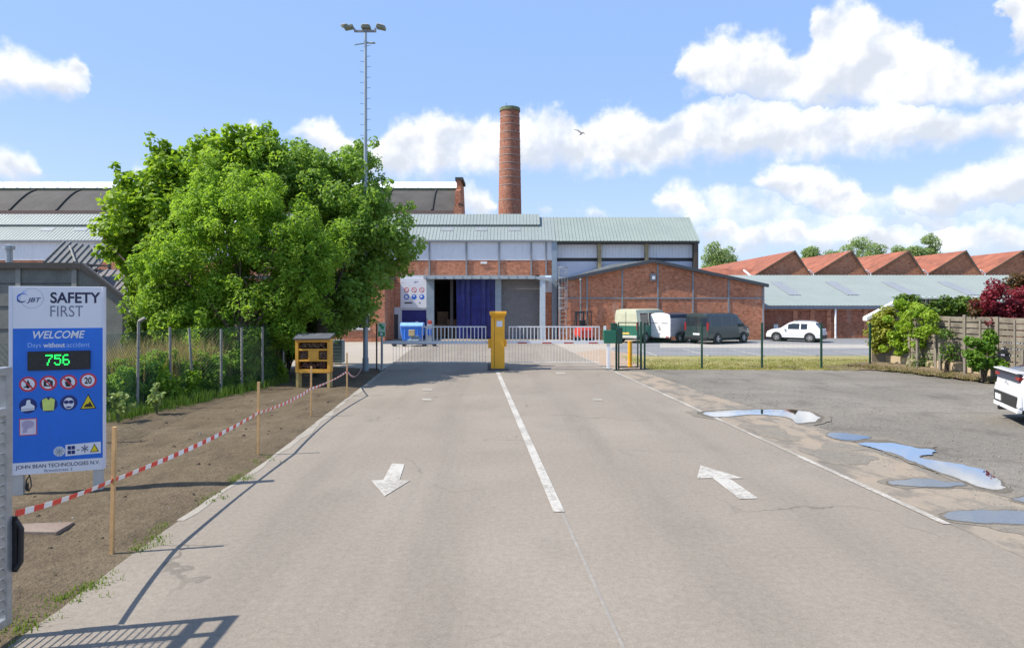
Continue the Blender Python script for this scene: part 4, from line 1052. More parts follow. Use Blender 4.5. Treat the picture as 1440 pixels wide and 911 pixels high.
# light feathery tree in front
make_tree('ash_tree', 'light yellow green feathery tree standing at the front of the tree group', G(338, 545), 1.9, .17,
  [pe(330, 320, 80, 60, 20.6), pe(280, 370, 70, 55, 20.3), pe(370, 390, 70, 50, 20.4), pe(260, 420, 55, 38, 20.2), pe(415, 415, 45, 34, 20.3), pe(350, 440, 62, 34, 20), pe(300, 285, 44, 36, 20.8), pe(395, 335, 55, 50, 20.8), pe(430, 365, 45, 45, 20.9), pe(350, 270, 50, 36, 21.2), pe(235, 395, 36, 30, 20.2), pe(310, 462, 50, 22, 19.8), pe(270, 455, 40, 24, 19.9), pe(380, 452, 40, 26, 20), pe(300, 482, 34, 18, 19.7), pe(350, 480, 34, 18, 19.8), pe(255, 465, 26, 20, 20), pe(330, 430, 60, 36, 20.6), pe(400, 462, 36, 18, 20.3)],
  470, .22, .55, 86000, .12, lm_light, 13, aspect=.5)
# shaded thicket under the trees
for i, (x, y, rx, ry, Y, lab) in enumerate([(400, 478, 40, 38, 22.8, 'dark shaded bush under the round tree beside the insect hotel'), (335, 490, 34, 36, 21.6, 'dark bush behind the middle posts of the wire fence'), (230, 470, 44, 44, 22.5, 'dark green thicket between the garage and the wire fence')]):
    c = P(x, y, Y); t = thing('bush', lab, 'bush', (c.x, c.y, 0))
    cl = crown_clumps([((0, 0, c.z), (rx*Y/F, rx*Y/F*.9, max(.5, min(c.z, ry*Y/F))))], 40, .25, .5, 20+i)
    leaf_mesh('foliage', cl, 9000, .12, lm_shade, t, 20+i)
    mb = MB(); rnd = random.Random(i)
    for k in range(9):
        e = Vector((rnd.uniform(-.7, .7), rnd.uniform(-.5, .5), c.z+rnd.uniform(-.2, .4))); mb.tube([(e.x*.2, e.y*.2, -.05), e*.6, e], [.035, .025, .008], 5)
    mb.build('stem', bark, t)
# brambles along the wire fence: separate bushes
hedge = leaf_mat('bramble_leaves', (.11, .24, .015), (.27, .42, .04), .5)
hb_ = [(155, 545, 36, 34, 14.6, 'large bramble bush closest to the welcome sign'), (205, 538, 32, 30, 15.6, 'bramble bush around the first leaning concrete post'), (245, 532, 30, 28, 16.6, 'bramble bush second from the welcome sign behind the young plant'),
       (285, 525, 30, 28, 17.6, 'dense green bramble bush at the leaning fence post'), (325, 520, 28, 27, 18.7, 'bright bramble bush in the middle of the wire fence'), (362, 516, 24, 24, 19.6, 'bramble bush below the tree trunk near the insect hotel'), (385, 524, 16, 14, 20, 'small low bramble at the far end of the wire fence')]
for i, (x, y, rx, ry, Y, lab) in enumerate(hb_):
    c = P(x, y, Y)+Vector((-.35, .45, 0)); t = thing('bramble_bush', lab, 'bush', (c.x, c.y, 0), 0, 'bramble bushes along the wire fence')
    k = Y/F; zc = max(.3, c.z)
    cl = crown_clumps([((0, 0, zc*1.0), (rx*k*1.15, rx*k*.9, max(.4, zc*1.15))), ((rx*k*.4, .1, zc*.5), (rx*k*.8, rx*k*.7, zc*.55))], 60, .13, .3, 40+i)
    cl = [(p, r) for p, r in cl if p.z > .02]
    leaf_mesh('foliage', cl, 6800, .085, hedge, t, 40+i, droop=.1)
    mb = MB(); rnd = random.Random(90+i)
    for q in range(8):
        e = Vector((rnd.uniform(-.5, .5), rnd.uniform(-.4, .4), zc*1.3*rnd.uniform(.7, 1.2))); mb.tube([(e.x*.2, e.y*.2, -.03), e*.6, e], [.014, .01, .004], 4)
    mb.build('stem', bark, t)
# tall dry and green grass behind the fence
pts = []; rnd = random.Random(8)
for _ in range(1500):
    t = rnd.random(); q = G(145, 588).lerp(G(400, 538), t); pts.append((q.x-.35-1.5*rnd.random(), q.y+.45+.9*rnd.random(), 0))
kind(blades('tall_dry_grass', pts[:950], .8, 1.75, straw, 6, 5, .08, .008, lean=.3), 'stuff')
kind(blades('tall_green_grass', pts[950:], .4, 1.1, lush, 7, 5, .06, .009, lean=.3), 'stuff')
pts = []
for _ in range(420):
    t = rnd.random(); q = G(140, 596).lerp(G(405, 538), t); pts.append((q.x+.15*rnd.gauss(0, 1), q.y-.12*rnd.random(), 0))
kind(blades('fence_foot_grass', pts, .06, .35, lush, 9, 6, .06, .008), 'stuff')
# two young plants on the soil
yp = leaf_mat('young_leaves', (.17, .25, .07), (.34, .42, .15), .4)
for i, (x, y, h, w_, lab) in enumerate([(166, 597, .62, .28, 'small leafy young plant nearest the welcome sign'), (221, 586, .70, .20, 'slim young plant on the soil to the right of the other young plant')]):
    b = G(x, y); t = thing('young_plant', lab, 'plant', (b.x, b.y, .02), 0, 'young plants on the soil')
    rnd = random.Random(60+i); mb = MB(); cl = []
    for k in range(9):
        a = rnd.uniform(0, 6.28); e = Vector((math.cos(a)*w_*rnd.uniform(.2, 1), math.sin(a)*w_*rnd.uniform(.2, 1), h*rnd.uniform(.45, 1)))
        mb.tube([(0, 0, -.03), (e.x*.3, e.y*.3, e.z*.55), e], [.008, .006, .003], 5); cl.append((e, (.085, .085, .07))); cl.append((Vector((e.x*.6, e.y*.6, e.z*.7)), (.06, .06, .06)))
    mb.build('stem', M('green_stem', (.12, .14, .05)), t); leaf_mesh('foliage', cl, 210, .085, yp, t, 60+i, shell=.3)
# trees far beyond the sheds
far_l = leaf_mat('far_leaves', (.19, .27, .10), (.33, .42, .17), .5)
far = [(1010, 357, 20, 13, 'small pale green tree showing left of the first orange shed roof', 'c'), (1215, 350, 26, 12, 'widest pale tree crown above the gap between the second and third sheds', 'c'), (1139, 356, 9, 6, 'little tree tip just right of the first orange shed peak', 'c'), (1286, 355, 9, 6, 'pale tree crown left of the pointed tree', 'c'), (1308, 346, 10, 18, 'narrow pointed tree above the gap before the fourth shed', 'p'), (1264, 355, 7, 5, 'small tree crown behind the third shed peak', 'c'), (1172, 360, 9, 5, 'low tree crown behind the second shed slope', 'c')]
for i, (x, y, rx, ry, lab, kd) in enumerate(far):
    Y = 105 + 4*i; k = Y/F; c = P(x, y, Y)
    ells = [((c.x, c.y, c.z), (rx*k, rx*k*.8, ry*k)), ((c.x+rx*k*.3, c.y, c.z-ry*k*1.2), (rx*k*.9, rx*k*.8, ry*k*1.2)), ((c.x-rx*k*.2, c.y, c.z-ry*k*2.6), (rx*k*1.1, rx*k, ry*k*1.6))]
    t = make_tree('distant_tree', lab, (c.x, c.y, 0), c.z*.7, .25, ells, 60, .6, 1.3, 7500, .27, far_l, 70+i, 'trees beyond the sheds', nl=8)
# ------------------------------------------------------------------ welcome sign
pl, pr_ = Vector((-6.50, 8.27, 0)), Vector((-5.485, 8.60, 0))
SW = (pr_-pl).length; ang = math.atan2(pr_.y-pl.y, pr_.x-pl.x)
sign = thing('welcome_sign', 'tall blue and white company welcome sign with a lit day counter and safety symbols', 'sign', pl, ang)
ZT, ZB = 2.735, .285
U = lambda zx: (zx-42)/356*SW
V = lambda zy: ZT-(zy-62)/728*(ZT-ZB)
sblue = M('sign_panel_blue', (.014, .16, .64), .38, var=.10, scale=1.2, dirt=.06)
slight = M('sign_light_blue', (.35, .55, .95), .5, var=.03)
mb = MB(); mb.bb(.012, SW-.012, 0, .10, ZB, ZT); mb.build('cabinet', signwhite, sign, bevel=.004)
mb = MB(); mb.bb(U(57), U(394), -.004, 0, V(742), V(225)); mb.build('blue_panel', sblue, sign)
mb = MB(); mb.bb(0, U(56), -.012, .112, ZB, V(208)); mb.bb(0, U(56), -.012, .112, V(208), ZT); mb.bb(U(394.5), SW, -.012, .112, ZB, ZT); mb.build('edge_trim', M('white_trim', (.72, .73, .80), .35, var=.03), sign, bevel=.003)
mb = MB(); mb.bb(.02, U(100)-.01, .01, .09, -.05, ZB-.001); mb.bb(U(355), U(392), .01, .09, -.05, ZB-.001)
for a, b in ((.02, U(100)-.01), (U(355), U(392))): pass
mb = MB(); mb.bb(.02, U(92), .01, .09, -.05, ZB-.001); mb.build('leg', M('cream_leg', (.50, .48, .43), .6, var=.08), sign, bevel=.004)
mb = MB(); mb.bb(U(355), U(392), .01, .09, -.05, ZB-.001); mb.build('leg', M('cream_leg', (.5, .48, .43)), sign, bevel=.004)
mb = MB(); mb.tube([(U(108), .05, ZB), (U(118), .02, ZB-.06), (U(124), .0, ZB-.15), (U(112), .02, ZB-.22), (U(98), .04, ZB-.19), (U(100), .05, ZB-.08), (U(112), .05, ZB-.02)], .008, 6); mb.bb(U(99), U(108), .03, .06, ZB-.22, ZB-.12)
mb.build('power_cable', black, sign)
def tx(body, x0, x1, y0, y1, mat, name='lettering', bold=0, shear=0, y=-.0065): return text_mesh(body, U(x0), U(x1), V(y1), V(y0), mat, name, sign, y, bold, shear)
fy = -.0022
tx('SAFETY', 194, 385, 84, 127, ink, bold=.025, y=fy); tx('FIRST', 194, 318, 137, 180, inkgrey, y=fy, bold=-.004)
tx('WELCOME', 130, 326, 235, 265, signwhite, bold=.018, shear=.25)
tx('Days', 111, 160, 281, 303, slight); tx('without', 168, 250, 281, 300, signwhite, bold=.02); tx('accident', 256, 344, 281, 300, slight)
tx('JOHN BEAN TECHNOLOGIES N.V.', 66, 382, 752, 771, ink, y=fy, bold=.006); tx('Breedstraat 3', 172, 276, 773, 784, inkgrey, y=fy)
# emblem: two blue swooshes, thin ring and letters
def ring(name, cx, cy, r0, r1, a0, a1, mat, parent=sign, y=fy, sq=1.0, tilt=0.0, n=28, taper=False):
    mb = MB(); c = Vector((U(cx), y, V(cy))); k = SW/356
    for i in range(n):
        pq = []
        for t, rr in ((i, r0), (i+1, r0), (i+1, r1), (i, r1)):
            a = a0+(a1-a0)*t/n
            w_ = math.sin(math.pi*t/n) if taper else 1
            rm = (r0+r1)/2; rad_ = rm+(rr-rm)*w_
            x, z = rad_*math.cos(a)*k, rad_*math.sin(a)*k*sq
            pq.append(c+Vector((x*math.cos(tilt)-z*math.sin(tilt), 0, x*math.sin(tilt)+z*math.cos(tilt))))
        mb.add(pq, [(0, 1, 2, 3)])
    return mb.build(name, mat, parent, fix=False)
ring('emblem', 125, 108, 42, 44, 0, 6.283, M('thin_grey', (.5, .55, .66)))
ring('emblem', 93, 106, 17, 23, .6, 4.4, bluep, taper=True, sq=.85); ring('emblem', 88, 111, 13, 20, 3.0, 5.9, navy, taper=True, sq=.8); ring('emblem', 104, 104, 20, 25, 1.3, 3.4, slight, taper=True)
tx('JBT', 107, 160, 106, 128, navy, y=fy-.002, bold=.012, shear=.3)
# counter
mb = MB(); mb.bb(U(112), U(347), -.03, -.0041, V(387), V(314)); ct = mb.build('counter_display', black, sign, bevel=.004)
mb = MB(); mb.bb(U(118), U(341), -.032, -.0301, V(381), V(320)); mb.build('display_face', M('display_face', (.02, .022, .02), .35, var=.5, scale=30), ct)
F57 = {'7': ['11111', '00001', '00010', '00100', '00100', '01000', '01000'], '5': ['11111', '10000', '11110', '00001', '00001', '10001', '01110'], '6': ['01110', '10000', '10000', '11110', '10001', '10001', '01110']}
led = M('lit_green_led', (.0, .3, .05), .5, emit=((.02, 1.0, .12), 1.5))
mb = MB(); dw = 96/3.0
for i, chh in enumerate('756'):
    for r_, row in enumerate(F57[chh]):
        for c_, bit in enumerate(row):
            if bit == '1': mb.box((U(182+dw*i+c_*5.3), -.0335, V(330+r_*6.0)), (.0135, .002, .0165))
mb.build('lit_digits', led, ct)
# symbols
KU = SW/356
def sym(cx, cy, r, mat, y=-.0062): return MB().disc((U(cx), y, V(cy)), r*KU, 28, thick=.0018).build('symbol', mat, sign)
def sub(parent, cx, cy, rx, ry, mat, y=-.0085, n=20): return MB().disc((U(cx), y, V(cy)), rx*KU, n, r2=ry*KU, thick=.0015).build('symbol_figure', mat, parent)
def subpoly(parent, pts, mat, y=-.0105, name='symbol_figure'): return MB().prism([(U(a), y, V(b)) for a, b in pts], (0, .0015, 0)).build(name, mat, parent)
for i, (cx, cy) in enumerate(((112, 440), (187, 438), (263, 437), (338, 433))):
    o = sym(cx, cy, 33, redp); sub(o, cx, cy, 25, 25, signwhite)
    if i == 0:
        subpoly(o, [(cx-4, cy+16), (cx-8, cy+2), (cx, cy-18), (cx+6, cy-4), (cx+9, cy+6), (cx+4, cy+16)], inkblack); subpoly(o, [(cx-18, cy+10), (cx-14, cy+14), (cx+14, cy+10), (cx+12, cy+4)], inkblack)
    if i == 1:
        subpoly(o, [(cx-17, cy-9), (cx-7, cy-9), (cx-4, cy-14), (cx+6, cy-14), (cx+8, cy-9), (cx+17, cy-9), (cx+17, cy+13), (cx-17, cy+13)], inkblack); sub(o, cx, cy+2, 7, 7, signwhite, -.0125)
    if i == 2:
        subpoly(o, [(cx-9, cy+18), (cx-14, cy-2), (cx-10, cy-3), (cx-8, cy+2), (cx-8, cy-14), (cx-4, cy-14), (cx-3, cy-17), (cx+1, cy-17), (cx+2, cy-15), (cx+6, cy-14), (cx+7, cy-8), (cx+11, cy-8), (cx+10, cy+8), (cx+6, cy+18)], inkblack)
    if i < 3: subpoly(o, [(cx-20, cy-16), (cx-16, cy-20), (cx+20, cy+16), (cx+16, cy+20)], redp, -.0128, 'bar')
    else: text_mesh('20', U(cx-14), U(cx+14), V(cy+13), V(cy-13), inkblack, 'symbol_figure', o, -.0105, .03)
for i, (cx, cy) in enumerate(((112, 523), (188, 521), (264, 518))):
    o = sym(cx, cy, 33, navy)
    if i == 0: subpoly(o, [(cx-4, cy-21), (cx+8, cy-23), (cx+10, cy-8), (cx+24, cy+2), (cx+25, cy+10), (cx-25, cy+14), (cx-24, cy+4), (cx-8, cy-2)], signwhite); subpoly(o, [(cx-25, cy+16), (cx+25, cy+12), (cx+24, cy+17), (cx-24, cy+21)], signwhite)
    if i == 1: subpoly(o, [(cx-24, cy-18), (cx-8, cy-26), (cx, cy-16), (cx+8, cy-26), (cx+24, cy-18), (cx+20, cy+24), (cx-20, cy+24)], M('hi_vis', (.62, .72, .16), .5))
    if i == 2:
        sub(o, cx, cy+2, 20, 25, signwhite); sub(o, cx-9, cy-3, 9.5, 8, navy, -.0105); sub(o, cx+9, cy-3, 9.5, 8, navy, -.0105); subpoly(o, [(cx-12, cy+14), (cx+12, cy+14), (cx+6, cy+20), (cx-6, cy+20)], navy)
o = MB().prism([(U(338), -.0062, V(486)), (U(306), -.0062, V(547)), (U(370), -.0062, V(545))], (0, .0018, 0)).build('symbol', inkblack, sign)
subpoly(o, [(338, 493), (312, 543), (364, 541.5)], yellow, -.0085); subpoly(o, [(320, 538), (330, 526), (340, 524), (345, 515), (350, 526), (358, 538)], inkblack)
o = MB().prism([(U(80), -.0062, V(573)), (U(145), -.0062, V(572)), (U(145), -.0062, V(637)), (U(80), -.0062, V(638))], (0, .0018, 0)).build('symbol', redp, sign)
subpoly(o, [(83, 576), (142, 575), (142, 634), (83, 635)], M('pale_pink', (.66, .60, .66)), -.0085); sub(o, 112, 595, 23, 17, M('figure_grey', (.42, .36, .48)), -.0105); subpoly(o, [(96, 606), (112, 608), (108, 626), (92, 628)], M('figure_grey', (.42, .36, .48)))
o = sym(228, 707, 22, M('pale_disc', (.62, .66, .70)))
for a in range(4):
    dx, dy = 18*math.cos(a*math.pi/4), 18*math.sin(a*math.pi/4)
    px_, py_ = -dy/18*1.6, dx/18*1.6
    subpoly(o, [(228-dx+px_, 707-dy+py_), (228+dx+px_, 707+dy+py_), (228+dx-px_, 707+dy-py_), (228-dx-px_, 707-dy-py_)], M('flake_grey', (.30, .36, .42)), -.0085-.0002*a)
o = MB().prism([(U(251), -.0062, V(683)), (U(387), -.0062, V(678)), (U(387), -.0062, V(723)), (U(251), -.0062, V(727))], (0, .0018, 0)).build('symbol_strip', signwhite, sign)
for cx in (266, 281):
    for cy in (695, 713): subpoly(o, [(cx-6.5, cy-7), (cx+6.5, cy-7), (cx+6.5, cy+7), (cx-6.5, cy+7)], navy, -.0085)
subpoly(o, [(295, 704), (304, 704), (304, 707), (295, 707)], inkblack, -.0085)
for a in range(3):
    dx, dy = 15*math.cos(a*math.pi/3+.5), 15*math.sin(a*math.pi/3+.5); px_, py_ = -dy/15*2.2, dx/15*2.2
    subpoly(o, [(325-dx+px_, 702-dy+py_), (325+dx+px_, 702+dy+py_), (325+dx-px_, 702+dy-py_), (325-dx-px_, 702-dy-py_)], inkgrey, -.0085-.0002*a)
p3_ = subpoly(o, [(362, 684), (345, 718), (380, 716)], inkblack, -.0085); 
subpoly(o, [(362, 689), (349, 715), (375, 713.5)], yellow, -.0105)

# ------------------------------------------------------------------ open steel gate at the left edge
gt = thing('steel_gate', 'galvanised mesh gate standing open along the left edge of the drive', 'gate', (-3.80, 4.80, 0), R(-88))
# local +X runs towards the viewer along the drive
Lg = 3.4; gf = galv
mb = MB()
for z in (.13, 1.70, 2.0): mb.bb(0, Lg, -.03, .03, z-.03, z+.03)
for x in (0.0, .25, 1.7, Lg): mb.bb(x-.031, x+.031, -.031, .031, .098, 2.032)
mb.build('frame', gf, gt, bevel=.006)
mb = MB()
x = .36
for x in fr(.30, Lg-.05, .20): mb.tube([(x, 0, .16), (x, 0, 1.67)], .004, 4)
for z in fr(.22, 1.64, .078): mb.tube([(.03, 0, z), (Lg, 0, z)], .0065, 5)
mb.build('mesh_infill', galv, gt, fix=False)
mb = MB(); mb.tube([(-.035, .05, .50), (-.05, .075, .55), (-.05, .08, .80), (-.035, .05, .87)], .02, 8); mb.bb(-.045, -.033, -.02, .06, .48, .90); mb.build('handle', black, gt)

# ------------------------------------------------------------------ stakes and barrier tape
stk = [((157, 778), 600, 157.5, 163.5), ((363, 640), 537, 0, 0), ((437, 586), 515, 0, 0), ((488, 557), 496, 0, 0)]
labs = ['nearest thin wooden stake, holding the tape beside the welcome sign', 'thin wooden stake in the middle of the soil, second from the welcome sign', 'thin wooden stake just in front of the insect hotel', 'thin wooden stake right of the insect hotel, farthest along the tape']
tops = []
for (b, ty, _, _), lab in zip(stk, labs):
    p = G(*b); h = H-(ty-HY)*p.y/F
    lean = .03 if b[0] == 157 else rnd.uniform(-.01, .01)
    o = MB().prism([(-.017, -.017, -.1), (.017, -.017, -.1), (.017, .017, -.1), (-.017, .017, -.1)], (lean, 0, h+.1)).build('wooden_stake', wood, loc=p)
    tag(o, lab, 'stake', 'stakes holding the barrier tape'); tops.append((p, h, lean))
# tape: a thin twisted ribbon striped red and white, sagging between the stakes
tp = [Vector((-3.77, 4.86, H-(722-HY)*4.86/F))]
for (p, h, ln), y in zip(tops, (675, 580, 546, 522)):
    tp.append(Vector((p.x+.02, p.y-.03, H-(y-HY)*p.y/F)))
mast_p = G(514, 520); tp.append(Vector((mast_p.x-.05, mast_p.y-.15, H-(519-HY)*mast_p.y/F+.25)))
mR, mW = M('tape_red', (.70, .03, .02), .4, var=.08), M('tape_white', (.80, .80, .80), .4, var=.05)
mb = MB(); arc = 0; prev = None
for i, (a, b) in enumerate(zip(tp, tp[1:])):
    n = int((b-a).length/.02); sag = (.02, .05, .05, .04, .30)[i]
    for k in range(n):
        t = k/n; q = a.lerp(b, t)-Vector((0, 0, sag*4*t*(1-t)))
        tw = .35*math.sin(arc*1.3)+.3
        up_ = Vector((math.sin(tw)*.6, -math.sin(tw)*.4, math.cos(tw)))*.027
        if prev: 
            arc += (q-prev[0]).length
            mb.add([prev[0]-prev[1], q-up_, q+up_, prev[0]+prev[1]], [(0, 1, 2, 3)], int(arc/.13) % 2)
        prev = (q, up_)
o = mb.build('barrier_tape', [mR, mW], fix=False)
tag(o, 'red and white striped tape strung along the soil from gate to light mast', 'barrier tape')
sld = o.modifiers.new('Solidify', 'SOLIDIFY'); sld.thickness = .002

# ------------------------------------------------------------------ insect hotel
Yi = 19.2; ki = Yi/F; ib = P(442, HY, Yi); ib.z = 0
ih = thing('insect_hotel', 'amber wooden insect hotel with dark compartments and a slate grey roof', 'insect hotel', ib, R(2))
ix = lambda x: (x-442)*ki; iz = lambda y: H-(y-HY)*ki
mb = MB(); d = .18
amber = M('amber_wood', (.72, .36, .045), .6, var=.12, scale=5)
mb.bb(ix(418), ix(422), -d, d, iz(523), iz(476)); mb.bb(ix(462), ix(466), -d, d, iz(523), iz(476))
for y0, y1 in ((476, 481), (490, 492.5), (505, 507.5), (518.5, 523.5)): mb.bb(ix(422)+.001, ix(462)-.001, -d+.004, d-.004, iz(y1), iz(y0))
mb.build('frame', amber, ih, bevel=.004)
mb = MB(); mb.bb(ix(422), ix(462), d-.03, d-.005, iz(519), iz(480)); mb.build('back_board', M('dark_back', (.05, .03, .018), .8), ih)
mb = MB(); mb.bb(ix(436), ix(450), -d-.006, .02, iz(504.9), iz(492.6)); mb.build('centre_box', amber, ih)
mb = MB(); rr_ = random.Random(4)
for xa_, xb_, ya_, yb_ in ((423, 435.5, 504.5, 493), (450.5, 461.5, 504.5, 493), (423, 461, 489.5, 481.5)):
    for _ in range(110):
        x, y = rr_.uniform(ix(xa_)+.02, ix(xb_)-.02), rr_.uniform(iz(ya_)+.02, iz(yb_)-.02); mb.cyl((x, -d+.03+rr_.random()*.05, y), (x, d-.03, y), rr_.uniform(.010, .02), 7)
mb.build('reed_filling', M('reed_filling', (.16, .10, .06), .9, var=.6, scale=20), ih, fix=False)
mb = MB()
for _ in range(70): 
    x, y = rr_.uniform(ix(424)+.03, ix(460)-.03), rr_.uniform(iz(517.5)+.02, iz(509)-.01); mb.cyl((x, -d+.02+rr_.random()*.06, y), (x+rr_.uniform(-.05, .05), d-.03, y), rr_.uniform(.015, .035), 7)
mb.build('cone_filling', M('cone_filling', (.10, .045, .03), .9, var=.6, scale=15), ih, fix=False)
mb = MB(); mb.prism([(ix(416.5), -d-.1, iz(477)), (ix(466.5), -d-.1, iz(476.5)), (ix(468), d+.1, iz(470.5)), (ix(415), d+.1, iz(471))], (0, 0, .035)); mb.build('roof', M('slate_felt', (.075, .08, .09), .85, var=.25, scale=6), ih)
for xx in (ix(420.5), ix(463.5)):
    for yy in (-d+.04, d-.04): MB().bb(xx-.035, xx+.035, yy-.035, yy+.035, -.05, iz(523.5)-.001).build('leg', M('pale_yellow_leg', (.55, .40, .14), .7), ih)

# ------------------------------------------------------------------ wire fence with concrete posts
fence = thing('wire_fence', 'old green wire fence on grey concrete posts along the bramble bushes', 'fence', G(193, 580))
fo = fence.location.copy()
fp = [(-40, 655, -40, 452), (60, 628, 60, 455), (193, 578, 195, 452), (240, 566, 239, 460), (272, 560, 266, 461), (311, 555, 311, 463), (340, 550, 340, 461), (369, 546, 369, 460), (398, 537, 399, 452)]
heads = []
for i, (x, y, tx_, ty) in enumerate(fp):
    b = G(x, y)-fo; t = P(tx_, ty, (b+fo).y)-fo
    mb = MB(); mb.tube([b-Vector((0, 0, .2)), t], .036, 4)
    if i == 2: mb.tube([t, t+Vector((.14, .02, .08))], .04, 4)
    mb.build('post', concrete if i != 8 else M('white_post', (.36, .36, .33), .8), fence); heads.append((b, t))
mb = MB(); grn = M('green_wire', (.03, .09, .06), .5)
for (b0_, t0), (b1_, t1) in zip(heads, heads[1:]):
    W = (b1_-b0_).length; n = max(4, int(W/.11)); hz_ = 1.75
    q = lambda u, z: (b0_.lerp(b1_, u)+Vector((0, -.06, z)))
    for i in range(-int(hz_/.11), n+1):
        for s_ in (1, -1):
            u0, u1 = i*.11/W, (i*.11+hz_)/W
            za, zb2 = (.1, .1+hz_) if s_ == 1 else (.1+hz_, .1)
            a_, c_ = max(0, u0), min(1, u1)
            if c_ <= a_: continue
            fz0 = za+(zb2-za)*(a_-u0)/(u1-u0); fz1 = za+(zb2-za)*(c_-u0)/(u1-u0)
            mb.tube([q(a_, fz0), q(c_, fz1)], .0028, 3, cap=False)
    for z in (.12, 1.0, 1.85): mb.tube([q(0, z), q(1, z)], .003, 3, cap=False)
mb.build('wire_mesh', grn, fence, fix=False)

# ------------------------------------------------------------------ light mast
mb_ = G(514, 522); Ym = mb_.y; km = Ym/F
mast = thing('light_mast', 'very tall grey steel light mast with climbing pegs and three floodlights', 'light mast', mb_)
zm = lambda y: H-(y-HY)*km
MB().tube([(0, 0, -.1), (0, 0, zm(420)), (0, 0, zm(46))], [.098, .082, .052], 14).build('pole', M('mast_grey', (.33, .38, .41), .5, .3, var=.12, scale=2), mast)
MB().tube([(0, 0, 0), (0, 0, .5)], .115, 14).build('base_sleeve', M('mast_base', (.28, .32, .34), .5), mast)
mb = MB()
for i in range(26):
    y = 250-i*7.4; s_ = 1 if i % 2 else -1; mb.tube([(s_*.05, 0, zm(y)), (s_*.20, -.02, zm(y)+.01)], .009, 5)
mb.build('climbing_peg', M('peg_grey', (.2, .23, .27), .5), mast)
mb = MB(); mb.tube([(-.42, 0, zm(63.5)), (-.05, 0, zm(61.5))], .02, 6); mb.tube([(.05, 0, zm(60.5)), (.36, 0, zm(61))], .035, 6); mb.build('maintenance_arm', M('arm_green_grey', (.32, .37, .32), .5), mast)
mb = MB(); mb.bb(-.42, .40, -.04, .04, zm(45.5), zm(43)); mb.bb(-.44, -.38, -.03, .03, zm(43), zm(40.5)); mb.bb(.34, .4, -.03, .03, zm(43), zm(40)); mb.build('crossarm', midgrey, mast)
for i, (x, tilt) in enumerate(((-.62, -.18), (.02, 0), (.58, .22))):
    hd = MB().box((x, 0, zm(39)), (.34, .28, .11), mat=Matrix.Rotation(tilt, 3, 'Y')).build('floodlight', M('lamp_housing', (.20, .22, .17), .5), mast, bevel=.02)
    mb = MB(); mb.box((x-(.16 if i == 0 else 0), -.02, zm(39)+.06), (.25, .30, .025), mat=Matrix.Rotation(tilt, 3, 'Y')); mb.build('lamp_cover', white, hd)

# ------------------------------------------------------------------ assembly point sign and posts at the left of the barrier
gpY = 24.2; kp = gpY/F
gz = lambda y: H-(y-HY)*kp; gx = lambda x: (x-HX)*kp
ap = thing('assembly_sign', 'small green and white assembly point sign on a grey post left of the barrier', 'sign', (gx(537), gpY, 0))
MB().tube([(0, 0, -.05), (0, 0, gz(470))], .045, 10).build('post', galv, ap)
z0, z1 = gz(473), gz(454)
MB().bb(-.14, .14, -.065, -.046, z0, z1).build('plate', M('sign_pale_green', (.50, .72, .58), .45), ap, bevel=.006)
gsig = M('sign_green', (.02, .30, .10), .45)
mb = MB(); mb.bb(-.125, .125, -.069, -.066, z0+.01, z0+.17); mb.prism([(-.10, -.069, z1-.05), (-.02, -.069, z1-.03), (.06, -.069, z1-.14), (.10, -.069, z1-.10), (.09, -.069, z1-.24), (-.04, -.069, z1-.22), (-.01, -.069, z1-.17), (-.09, -.069, z1-.10)], (0, .003, 0)); mb.build('green_symbol', gsig, ap)
mb = MB(); mb.bb(-.05, .05, -.073, -.070, z0+.05, z0+.13); mb.build('white_symbol', signwhite, ap)
o = MB().tube([(gx(530.5), gpY-.1, -.05), (gx(530.5), gpY-.1, gz(455))], .03, 8).build('dark_post', M('rusty_dark_post', (.06, .045, .035), .8)); tag(o, 'thin dark brown post directly left of the green assembly sign', 'post')

# ------------------------------------------------------------------ barrier with two fenced arms
bY = 24.5; kb = bY/F
qx = lambda x: (x-HX)*kb; qz = lambda y: H-(y-HY)*kb
bar = thing('barrier_cabinet', 'tall amber barrier cabinet with flared top standing on the centre line', 'barrier post', (qx(700.5), bY, 0))
lx = lambda x: (x-700.5)*kb
mb = MB(); hw = .235
mb.bb(lx(690.5), lx(709.5), -hw, hw, .06, qz(446)); mb.build('cabinet', yellowp, bar, bevel=.02)
zt0, zt1, zt2_ = qz(446), qz(441.5), qz(438)
mb = MB(); w0, w1 = .25, .32
mb.add([(-w0, -w0, zt0), (w0, -w0, zt0), (w0, w0, zt0), (-w0, w0, zt0), (-w1, -w1, zt1), (w1, -w1, zt1), (w1, w1, zt1), (-w1, w1, zt1)], [(0, 1, 5, 4), (1, 2, 6, 5), (2, 3, 7, 6), (3, 0, 4, 7), (0, 3, 2, 1), (4, 5, 6, 7)])
mb.bb(-w1, w1, -w1, w1, zt1+.001, zt2_); mb.build('flared_top', yellowp, bar, bevel=.006)
mb = MB(); mb.bb(lx(698.5), lx(706.5), -hw-.006, -hw-.001, qz(459), qz(451)); mb.build('notice', signwhite, bar)
mb = MB(); mb.bb(lx(686.5), lx(691), -.14, .14, qz(489), qz(476.5)); mb.bb(lx(709.6), lx(712.5), -.14, .14, qz(487), qz(477)); mb.build('arm_bracket', yellowp, bar, bevel=.01)
mb = MB(); mb.bb(lx(695), lx(696), -hw-.005, -hw-.001, .1, qz(447)); mb.build('door_edge', M('amber_edge', (.45, .20, .01), .5), bar)
mb = MB(); mb.bb(lx(686), lx(690.4), -.25, .2, 0, .22); mb.bb(lx(691), lx(715), -.34, .34, -.02, .07); mb.build('base', M('dark_base', (.10, .095, .09), .8), bar, bevel=.015)
